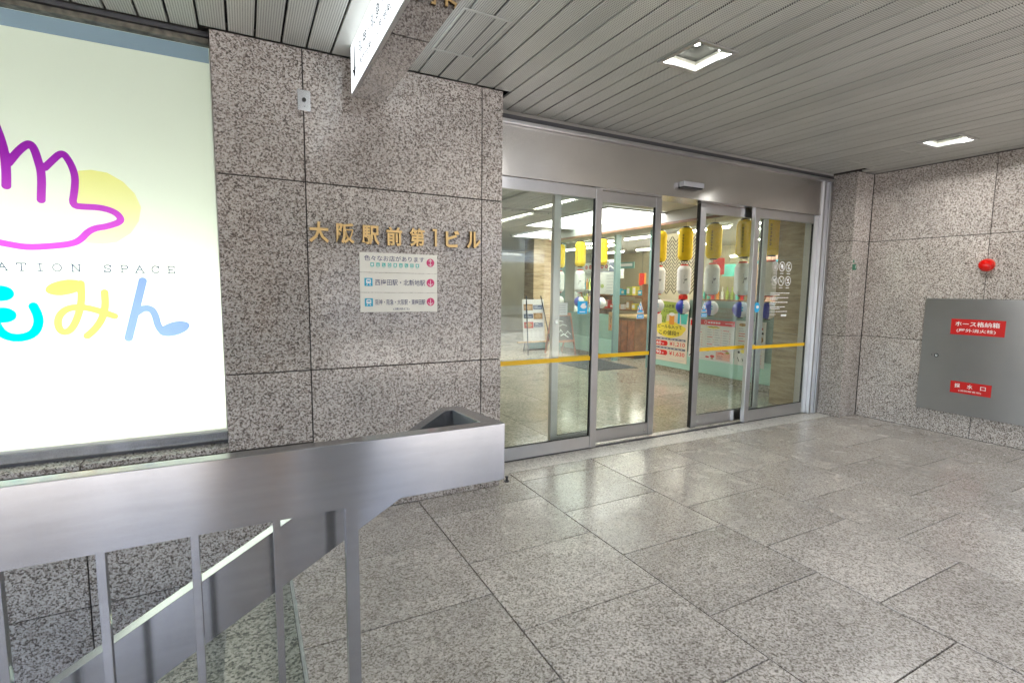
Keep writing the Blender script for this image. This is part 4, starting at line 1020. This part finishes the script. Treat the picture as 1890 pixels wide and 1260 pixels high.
# lantern strings
def lantern_tree(kind, y, label):
    x = 6.40; t = None
    if kind == 'yellow':
        t = thing('yellow_lantern', label, 'lantern', (x, y, 1.95), 'yellow paper lanterns hanging along the shop front')
        prof = [(.09, 0), (.125, .015), (.148, .05)]+[(.150+(.007 if i % 2 else 0), .05+.0175*i) for i in range(1, 24)]+[(.148, .47), (.125, .505), (.09, .52)]
        MB('lamp_yellow').lathe((x, y, 1.95), prof, 28).build('lantern_body', t)
        MB('black').cyl((x, y, 1.932), (x, y, 1.951), .07).build('lower_cap', t); MB('black').cyl((x, y, 2.469), (x, y, 2.49), .085).build('upper_cap', t)
        MB('black').cyl((x, y, 2.49), (x, y, 2.60), .003, n_=6).build('hanging_cord', t)
        r = .162; mb = MB('ink_black'); rn = random.Random(int(y*100)); a0 = math.pi+.42
        for i in range(6):
            z = 2.34-i*.05
            for (da, dz, la, lz) in ((-.12, .012, .24, .006), (0, -.015, .03, .035), (-.1, -.012, .16, .006), (.08, -.01, .03, .028)):
                q = [(a0+da, z+dz), (a0+da+la, z+dz), (a0+da+la, z+dz+lz), (a0+da, z+dz+lz)]; mb.add([(x+r*math.cos(a), y+r*math.sin(a), zz_) for a, zz_ in q], [(0, 1, 2, 3)])
        mb.build('brush_marks', t)
    elif kind == 'white':
        t = thing('white_lantern', label, 'lantern', (x, y, 1.39), 'white paper lanterns hanging along the shop front')
        prof = [(.08, 0), (.115, .012), (.138, .05)]+[(.144+(.006 if i % 2 else 0), .05+.0165*i) for i in range(1, 22)]+[(.138, .41), (.115, .448), (.08, .46)]
        MB('lamp_white').lathe((x, y, 1.40), prof, 28).build('lantern_body', t)
        MB('red_cap').cyl((x, y, 1.38), (x, y, 1.401), .07).build('lower_cap', t); MB('red_cap').cyl((x, y, 1.859), (x, y, 1.885), .078).build('upper_cap', t)
        MB('black').cyl((x, y, 1.885), (x, y, 1.932), .003, n_=6).build('hanging_cord', t)
        for a0 in (math.pi-.95, math.pi+1.0):
            pts = [(-.34, .0), (-.24, .08), (-.22, -.04), (-.33, -.055), (-.14, .02), (-.10, -.012), (-.04, .016), (0, -.01), (.06, .016), (.1, -.008), (.18, .014), (.26, .01)]
            mb = MB('ink_black'); r = .152
            for i in range(len(pts)-1):
                (a, z), (b_, z2) = pts[i], pts[i+1]
                mb.add([(x+r*math.cos(a0+q*.8), y+r*math.sin(a0+q*.8), 1.63+zz_) for q, zz_ in ((a, z-.008), (b_, z2-.008), (b_, z2+.008), (a, z+.008))], [(0, 1, 2, 3)])
            mb.build('brush_marks', t)
        if y == 2.86: MB('ink_red').box(x-.075, x+.075, y-.06, y+.06, 1.315, 1.378).build('red_tag', t)
    else:
        t = thing('blue_white_lantern', label, 'lantern', (x, y, 1.07), 'round blue and white lanterns hanging along the shop front')
        n_ = 28
        for m_, rng, nm in (('lamp_blue', (0, n_//2), 'blue_half'), ('lamp_white', (n_//2, n_), 'white_half')):
            mb = MB(m_); vs = []; fs = []; prof = [(.05, -.112)]+[(.152*math.sin(math.pi*(i+1.5)/13.0), -.118*math.cos(math.pi*(i+1.5)/13.0)) for i in range(11)]+[(.05, .112)]
            cnt = rng[1]-rng[0]+1
            for r, z in prof:
                for i in range(cnt):
                    a = .80+2*math.pi*(rng[0]+i)/n_+.0; vs.append((x+r*math.cos(a), y+r*math.sin(a), 1.19+z))
            for j in range(len(prof)-1):
                for i in range(cnt-1): fs.append((j*cnt+i, j*cnt+i+1, (j+1)*cnt+i+1, (j+1)*cnt+i))
            mb.add(vs, fs, True); mb.build(nm, t)
        MB('black').cyl((x, y, 1.066), (x, y, 1.086), .05).build('lower_cap', t); MB('black').cyl((x, y, 1.295), (x, y, 1.314), .055).build('upper_cap', t)
        mb = MB('ink_cyan'); r = .154
        for z in (1.21, 1.17):
            mb.add([(x+r*math.cos(a)*.99, y+r*math.sin(a)*.99, zz_) for a, zz_ in ((math.pi+.75, z), (math.pi+.95, z), (math.pi+.95, z+.02), (math.pi+.75, z+.02))], [(0, 1, 2, 3)])
        mb.build('brush_marks', t)
    t.scale = (.75, .75, 1)
LY = [(1.31, 'nearest the travertine column'), (1.75, 'behind the right fixed panel stile'), (2.29, 'seen through the right sliding door'), (2.86, 'framed alone in the open doorway gap'), (3.44, 'half hidden by the left sliding door stile'), (5.06, 'seen through the left sliding door, first beyond the shop opening'), (5.80, 'between the two left glass stiles'), (6.60, 'farthest, beside the rear travertine pier')]
for y, pos in LY:
    lantern_tree('yellow', y, 'yellow cylindrical lantern '+pos)
    if y != 5.06: lantern_tree('white', y, 'white cylindrical lantern with red caps '+pos)
    lantern_tree('blue', y, 'round blue and white lantern '+pos)

# ---- shop interior
si = thing('restaurant_room', 'bright restaurant room with cream walls behind the shop windows', 'room', (9, 4, 0))
MB('cream_wall').box(12.4, 12.5, 1.5, 12.6, 0, 2.78).box(FX+.3, 12.4, 1.3, 1.5, 0, 2.78).build('wall', si)
MB('chevron_wall').box(8.9, 9.1, 4.85, 6.3, 0, 2.78).build('partition', si)
d = westf(8.899, 6.3, 0); d.d = .002
# chevron strips (geometry 2 mm proud)
mb = d.mb.use('chevron_line'); u0, u1, z0, z1 = 0.05, 1.42, 1.35, 2.74; P_ = .24
z = z0-P_
while z < z1:
    u = u0
    while u+P_/2 < u1:
        for a, b_, s_ in ((u, u+P_/2, 1), (u+P_/2, u+P_, -1)):
            za, zb = (z, z+P_/2*1.1) if s_ > 0 else (z+P_/2*1.1, z)
            if min(za, zb) > z0 and max(za, zb)+.04 < z1: mb.add([d.P(a+.006, za, .003), d.P(b_-.006, zb, .003), d.P(b_-.006, zb+.04, .003), d.P(a+.006, za+.04, .003)], [(0, 1, 2, 3)])
        u += P_
    z += .085
mb.build('chevron_strips', si)
def tubes(x, ys, label, z=2.62, m_='tube', ln=1.25):
    for i, y in enumerate(ys):
        t = thing('fluorescent_light', label % ('first', 'second', 'third', 'fourth', 'fifth')[i], 'ceiling light', (x, y, z), 'strip lights in the restaurant')
        MB('white_paint').box(x-.05, x+.05, y-ln/2, y+ln/2, z+.02, z+.06).build('fitting', t); MB(m_).cyl((x, y-ln/2+.03, z), (x, y+ln/2-.03, z), .018, n_=4).build('tube', t)
tubes(7.6, (2.0, 3.6, 5.2, 6.8), '%s bare strip light of the row nearest the shop windows', 2.58)
tubes(8.6, (2.8, 8.0, 9.6), '%s bare strip light of the middle restaurant row', 2.62)
tubes(10.6, (4.6, 6.4, 8.2, 10.0), '%s bare strip light of the far restaurant row', 2.66)
tubes(11.8, (3.2, 5.6, 8.4), '%s bare strip light at the back restaurant wall', 2.4, 'tube_warm', 1.6)
# counter and shelves seen through the shop opening
ct = thing('wooden_counter', 'red-brown wooden counter just inside the shop opening', 'counter', (7.6, 5.3, 0))
B('counter_front', 'wood_brown', ct, 7.3, 8.3, 5.0, 5.9, .0, .86, bevel=.004); B('counter_top', 'wood_pale', ct, 7.26, 8.34, 4.96, 5.94, .862, .90, bevel=.004); B('plinth', 'black', ct, 7.29, 8.31, 4.99, 5.0, 0, .08)
for i in range(4): B('counter_panel', 'wood_red', ct, 7.285, 7.3, 5.03+i*.22, 5.22+i*.22, .12, .80, bevel=.003)
sh = thing('goods_shelf', 'wooden shelf with small goods behind the red-brown counter', 'shelf', (8.6, 6.6, 0))
for z in (.5, .95, 1.3): B('shelf_board', 'wood_brown', sh, 8.3, 8.7, 5.95, 7.6, z, z+.03)
for y in (5.95, 7.57): B('side_panel', 'wood_brown', sh, 8.3, 8.7, y-.03, y, 0, 1.6)
cols_ = ['ink_red', 'ink_white', 'ink_yellow', 'ink_cyan', 'ink_green', 'paper_cream', 'wood_pale', 'ink_orange']
rn = random.Random(5); nmz = {.53: 'lowest', .98: 'middle', 1.33: 'top'}
for z in (.53, .98, 1.33):
    for i in range(7):
        h_ = rn.uniform(.10, .22); y = 6.05+i*.21; cc = rn.choice(cols_)
        t = thing('goods_box', 'small %s packet, %s from the left on the %s board of the goods shelf' % ({'ink_red': 'red', 'ink_white': 'white', 'ink_yellow': 'yellow', 'ink_cyan': 'cyan', 'ink_green': 'green', 'paper_cream': 'cream', 'wood_pale': 'tan', 'ink_orange': 'orange'}[cc], ('seventh', 'sixth', 'fifth', 'fourth', 'third', 'second', 'first')[i], nmz[z]), 'packet', (8.45, y, z), 'packets on the goods shelf')
        MB(cc).box(8.38, 8.5, y, y+.13, z+.001, z+h_).build('packet_body', t, .004); MB('ink_white').box(8.377, 8.3795, y+.02, y+.11, z+.04, z+h_-.03).build('packet_label', t)
# wall board / notices inside the restaurant
def board(label, x, ya, yb, z0, z1, m_, fn=None, name='wall_notice'):
    t = thing(name, label, 'notice', (x, (ya+yb)/2, z0)); MB(m_).box(x, x+.02, yb, ya, z0, z1).build('panel', t, .002)
    if fn: d = westf(x-.001, ya, z0); fn(d); tag(d.build('print', t), kind='stuff')
def f1(d): 
    for q in range(6): d.ell('ink_red', .08+q*.15, .10, .05, .045); d.rect('ink_white', .06+q*.15, .09, .10+q*.15, .11, .001)
board('white banner with red blobs of lettering above the restaurant entrance', 7.2, 6.75, 5.85, 1.88, 2.08, 'ink_white', f1, 'banner')
def f2(d): d.rect('ink_slate', .05, .55, .65, .78); d.line('ink_white', [(.1, .65), (.2, .7), (.3, .62), (.42, .7), (.55, .63)], .02, .001); d.ell('ink_green', .12, .2, .07, .05); menurows(d, .3, .68, .05, .5, 6, seed=2)
board('white wall board with dark blue heading and green patch', 8.0, 7.2, 6.45, 1.35, 2.2, 'white_paint', f2)
def f3(d): d.rect('ink_white', .04, .05, .5, .11)
board('green shop sign high beside the white wall board', 7.5, 5.9, 5.35, 1.93, 2.07, 'mint_dark', f3, 'green_sign')
def f4(d): menurows(d, .05, .75, .1, 1.2, 12, seed=21); d.rect('ink_cyan', .05, 1.0, .7, 1.06, .002); d.ell('food_red', .6, .15, .09, .05, .002)
board('tall white and pink menu board inside behind the right glass', 8.2, 2.95, 2.25, .95, 2.15, 'paper_pink', f4)
def f5(d): 
    for q in range(4): d.ell('food_red', .15+q*.3, .2, .1, .1); d.ell('ink_yellow', .15+q*.3, .2, .05, .04, .001)
board('row of food pictures on the far restaurant wall', 12.3, 6.2, 4.9, 1.45, 1.85, 'paper_cream', f5)
def f6(d): d.rect('ink_white', .05, .04, .8, .30, .001)
board('dark picture board low on the far restaurant wall', 12.3, 4.6, 3.7, 1.3, 1.7, 'wood_brown', f6)
# hanging menu cards inside the restaurant
rn = random.Random(11); mcc = {}
def mco(c):
    mcc[c] = mcc.get(c, 0)+1; return ('nearest', 'second', 'third', 'fourth', 'fifth', 'sixth', 'seventh')[mcc[c]-1]
for i in range(18):
    cc = ('ink_white', 'ink_yellow', 'ink_red', 'paper_cream', 'ink_teal', 'ink_orange')[rn.randrange(6)]; x = 9.6+rn.uniform(0, 2.3); y = 3.6+i*.36
    z = rn.uniform(1.45, 1.95); w2 = rn.uniform(.10, .26); h2 = rn.uniform(.25, .5)
    t = thing('menu_card', '%s %s menu card hanging inside the restaurant, counted from the doors' % (mco(cc), {'ink_white': 'white', 'ink_yellow': 'yellow', 'ink_red': 'red', 'paper_cream': 'cream', 'ink_teal': 'teal', 'ink_orange': 'orange'}[cc]), 'menu card', (x, y, z), 'menu cards hanging in the restaurant')
    MB(cc).box(x, x+.006, y-w2, y+w2, z, z+h2).build('card', t); MB('black').cyl((x+.003, y, z+h2), (x+.003, y, 2.76), .003, n_=4).build('cord', t)
    d = westf(x-.001, y+w2, z); menurows(d, .03, 2*w2-.03, .03, h2-.05, 4, seed=i, red=False); tag(d.build('print', t), kind='stuff')
fr_ = thing('drinks_fridge', 'white lit drinks fridge behind the counter with rows of bottles', 'fridge', (8.5, 7.9, 0))
MB('white_paint').box(8.2, 8.9, 7.7, 8.6, 0, .25).box(8.2, 8.9, 7.7, 8.6, 1.95, 2.1).box(8.2, 8.9, 7.7, 7.75, .25, 1.95).box(8.2, 8.9, 8.55, 8.6, .25, 1.95).box(8.85, 8.9, 7.75, 8.55, .25, 1.95).build('cabinet', fr_)
for z in (.65, 1.05, 1.45): MB('white_paint').box(8.25, 8.84, 7.76, 8.54, z, z+.02).build('shelf', fr_)
MB('tube').box(8.24, 8.26, 7.78, 7.80, .3, 1.9).build('tube', fr_)
for k_, z in enumerate((.67, 1.07, 1.47)):
    for j in range(6): MB(('ink_green', 'ink_orange', 'ink_cyan', 'ink_red', 'wood_brown', 'ink_yellow')[(j+k_*2) % 6]).cyl((8.35, 7.84+j*.12, z), (8.35, 7.84+j*.12, z+.2), .035, n_=10).cyl((8.35, 7.84+j*.12, z+.2), (8.35, 7.84+j*.12, z+.28), .013, n_=8).build('bottle', fr_)
# crowded wall display at the back: framed pictures and bottles on a ledge
bb = thing('bottle_ledge', 'long wooden ledge on the far restaurant wall carrying bottles', 'shelf', (12.2, 6, 1.2))
B('ledge_board', 'wood_brown', bb, 12.1, 12.39, 2.6, 10.5, 1.18, 1.22)
for j in range(46):
    y = 2.8+j*.165; MB(('ink_green', 'wood_brown', 'ink_white', 'ink_red', 'ink_teal', 'ink_orange')[rn.randrange(6)]).cyl((12.22, y, 1.221), (12.22, y, 1.42+rn.uniform(0, .08)), .045, n_=8).cyl((12.22, y, 1.42), (12.22, y, 1.58), .016, n_=6).build('bottle', bb)
# plant with pale leaves behind the glass
pl = thing('potted_plant', 'leafy potted plant on the window shelf inside the restaurant', 'plant', (7.3, 2.3, .9))
MB('wood_brown').cyl((7.3, 2.15, 0.0), (7.3, 2.15, .9), .04, n_=8).build('stand', pl); MB('paper_cream').cyl((7.3, 2.15, .9), (7.3, 2.15, 1.1), .08, .11, 16).build('pot', pl)
mb = MB('plant_green'); rn = random.Random(3)
for i in range(70):
    a = rn.uniform(0, 6.283); el_ = rn.uniform(.1, 1.3); L_ = rn.uniform(.18, .42); c = Vector((7.3, 2.15, 1.1)); dr = Vector((math.cos(a)*math.cos(el_), math.sin(a)*math.cos(el_), math.sin(el_))); s_ = dr.orthogonal().normalized()*.02
    mb.use('plant_green' if i % 3 else 'ink_green'); m1 = c+dr*L_*.6; mb.add([c+dr*.05, m1+s_, c+dr*L_-Vector((0, 0, .06)), m1-s_], [(0, 1, 2, 3)])
mb.build('foliage', pl)
# tables & chairs in restaurant
for i, (tx, ty) in enumerate(((8.0, 2.6), (9.9, 3.0), (10.6, 7.8))):
    t = thing('restaurant_table', ('nearest square wooden table inside the restaurant', 'middle square wooden table inside the restaurant', 'far square wooden table inside the restaurant')[i], 'table', (tx, ty, 0), 'tables in the restaurant')
    B('tabletop', 'wood_brown', t, tx-.4, tx+.4, ty-.4, ty+.4, .70, .735, bevel=.004)
    MB('black').cyl((tx, ty, .02), (tx, ty, .70), .03).build('pedestal', t); MB('black').box(tx-.25, tx+.25, ty-.25, ty+.25, 0, .02).build('foot', t, .004)

# ================================================================ STREET OUTSIDE (seen in reflections)
gnd = MB('paving').box(-120, 120, -10.5, -6.5, -.3, -.002).build('pavement'); tag(gnd, kind='structure')
rd = MB('asphalt').box(-120, 120, -22, -10.65, -.3, -.12).build('road'); tag(rd, kind='structure')
MB('kerb').box(-120, 120, -10.65, -10.5, -.3, .0).build('kerb', gnd)
mb = MB('road_paint')
for i in range(-20, 20): mb.box(i*6, i*6+3, -16.4, -16.25, -.119, -.116)
mb.build('lane_marking', rd)
g2 = MB('paving').box(-120, 120, -110, -22, -.3, .0).build('far_ground'); tag(g2, kind='structure')
g3 = MB('paving').box(-120, -6.31, -6.5, 40, -.3, -.002).box(XW+8, 120, -6.5, 40, -.3, -.002).build('side_ground'); tag(g3, kind='structure')
rr = thing('added_column', 'brown stand-in column added behind the viewer for its reflection in the guard rail', 'column', (0, -6.1, 0))  # unseen column added to give the rail its brown reflection
for i in range(3): MB('facade_b').box(-.46, .40, -6.45, -5.95, i*.93, (i+1)*.93-.004).build('stone_slab', rr, .002)
rr2 = copy_tree(rr); rr2.location.x -= 5.5; rr2['label'] = 'added copy of the brown column, left end of the canopy beyond the stairs'
MB('amber').box(.16, .38, -5.945, -5.93, .1, 2.2).build('reflected_orange_strip', rr)  # added strip that puts an orange streak into the rail reflection
gp = thing('reflection_board', 'tall grey metal board added beside the street column for its reflection in the rail', 'board', (.8, -5.9, 0))  # unseen board added to give the rail its grey reflection
MB('steel_cabinet').box(.46, 1.18, -5.95, -5.88, .02, 2.3).build('board_panel', gp, .005); MB('black').box(.4, 1.24, -6.05, -5.8, 0, .02).build('base_plate', gp)
def building(label, x0, x1, y, h, m_, fl=3.2, bay=3.0):
    t = thing('office_building', label, 'building', ((x0+x1)/2, y-5, 0)); MB(m_).box(x0, x1, y-10, y, 0, h).build('facade', t)
    mb = MB('window_dark'); fr = MB('steel_frame'); z = 4.2
    me0 = None
    while z+1.9 < h:
        x = x0+.6
        while x+bay-.7 < x1:
            if me0 is None:
                o = MB('window_dark').box(x, x+bay-.8, y+.01, y+.03, z, z+1.8).box(x+.0, x+.05, y+.031, y+.05, z, z+1.8).build('window', t); me0 = (o, x, z)
            else:
                o = me0[0].copy(); COL.objects.link(o); o.location = Vector(me0[0].location)+Vector((x-me0[1], 0, z-me0[2]))
            x += bay
        z += fl
    MB('window_dark').box(x0+.5, x1-.5, y+.01, y+.03, .3, 3.2).build('shop_window', t); MB('white_paint').box(x0+.4, x1-.4, y+.01, y+.12, 3.3, 3.9).build('fascia', t)
building('brown office block across the road, left of centre', -26, -8, -27, 14, 'facade_b')
building('pale office block across the road, facing the entrance', -6, 9, -29, 11, 'facade_c')
building('beige office block across the road, right of centre', 11, 30, -27, 15, 'facade_a')
def tree(label, x, y, h, seed):
    t = thing('street_tree', label, 'tree', (x, y, 0), 'trees along the pavement'); rn = random.Random(seed)
    mb = MB('bark'); mb.cyl((x, y, 0), (x+.1, y, h*.45), .2, .14, 12)
    br = []
    for i in range(7):
        a = rn.uniform(0, 6.283); p0 = Vector((x+.1, y, h*rn.uniform(.36, .45))); p1 = p0+Vector((math.cos(a)*rn.uniform(1, 2), math.sin(a)*rn.uniform(1, 2), rn.uniform(1, 2.6))); mb.cyl(p0, p1, .08, .03, 7); br.append(p1)
    mb.build('trunk', t)
    mb = MB('leaf_a')
    cl = [p+Vector((rn.gauss(0, .5), rn.gauss(0, .5), rn.gauss(0, .4))) for p in br for _ in range(4)]
    for i in range(4200):
        c = rn.choice(cl); r = rn.random()**.4*.95; dv = Vector((rn.gauss(0, 1), rn.gauss(0, 1), rn.gauss(0, .8))).normalized()*r; q = c+dv
        a_ = Vector((rn.gauss(0, 1), rn.gauss(0, 1), rn.gauss(0, 1))).normalized()*.09; b__ = a_.orthogonal().normalized()*.05
        mb.use(('leaf_a', 'leaf_b', 'leaf_c')[i % 3]); mb.add([q-a_, q+b__, q+a_, q-b__], [(0, 1, 2, 3)])
    mb.build('crown', t)
tree('street tree on the far pavement, left one', -5, -23.5, 7.5, 1); tree('street tree on the far pavement, right one', 3.5, -23.5, 7, 2); tree('street tree at the near kerb beyond the right wall', 9.0, -9.6, 7.2, 3); tree('street tree farther along the near kerb', 16, -9.6, 7.2, 4)
def van(x, y, label, body):
    t = thing('parked_van', label, 'van', (x, y, -.12), 'vehicles stopped on the road'); z = -.12
    MB(body).prism([(x-2.2, z+.35), (x+2.2, z+.35), (x+2.2, z+1.0), (x+1.75, z+1.15), (x+1.25, z+1.9), (x-2.1, z+1.95), (x-2.2, z+1.8)], y-.85, y+.85, 'y').build('body', t, .06)
    MB('window_dark').prism([(x+1.2, z+1.2), (x+1.65, z+1.2), (x+1.2, z+1.75)], y-.865, y+.865, 'y').build('side_window', t)
    MB('window_dark').box(x-1.9, x+1.05, y-.863, y+.863, z+1.2, z+1.7).build('side_window', t)
    for wx in (-1.4, 1.4):
        for s_ in (-1, 1):
            wh = MB('rubber').cyl((x+wx, y+s_*.70, z+.33), (x+wx, y+s_*.88, z+.33), .33, n_=24).build('wheel', t); MB('steel_plain').cyl((x+wx, y+s_*.881, z+.33), (x+wx, y+s_*.89, z+.33), .2, n_=20).build('rim', wh)
van(4.5, -13, 'white van on the near lane, facing right', 'van_white'); van(-2, -18.8, 'white van on the far lane of the road', 'van_white')
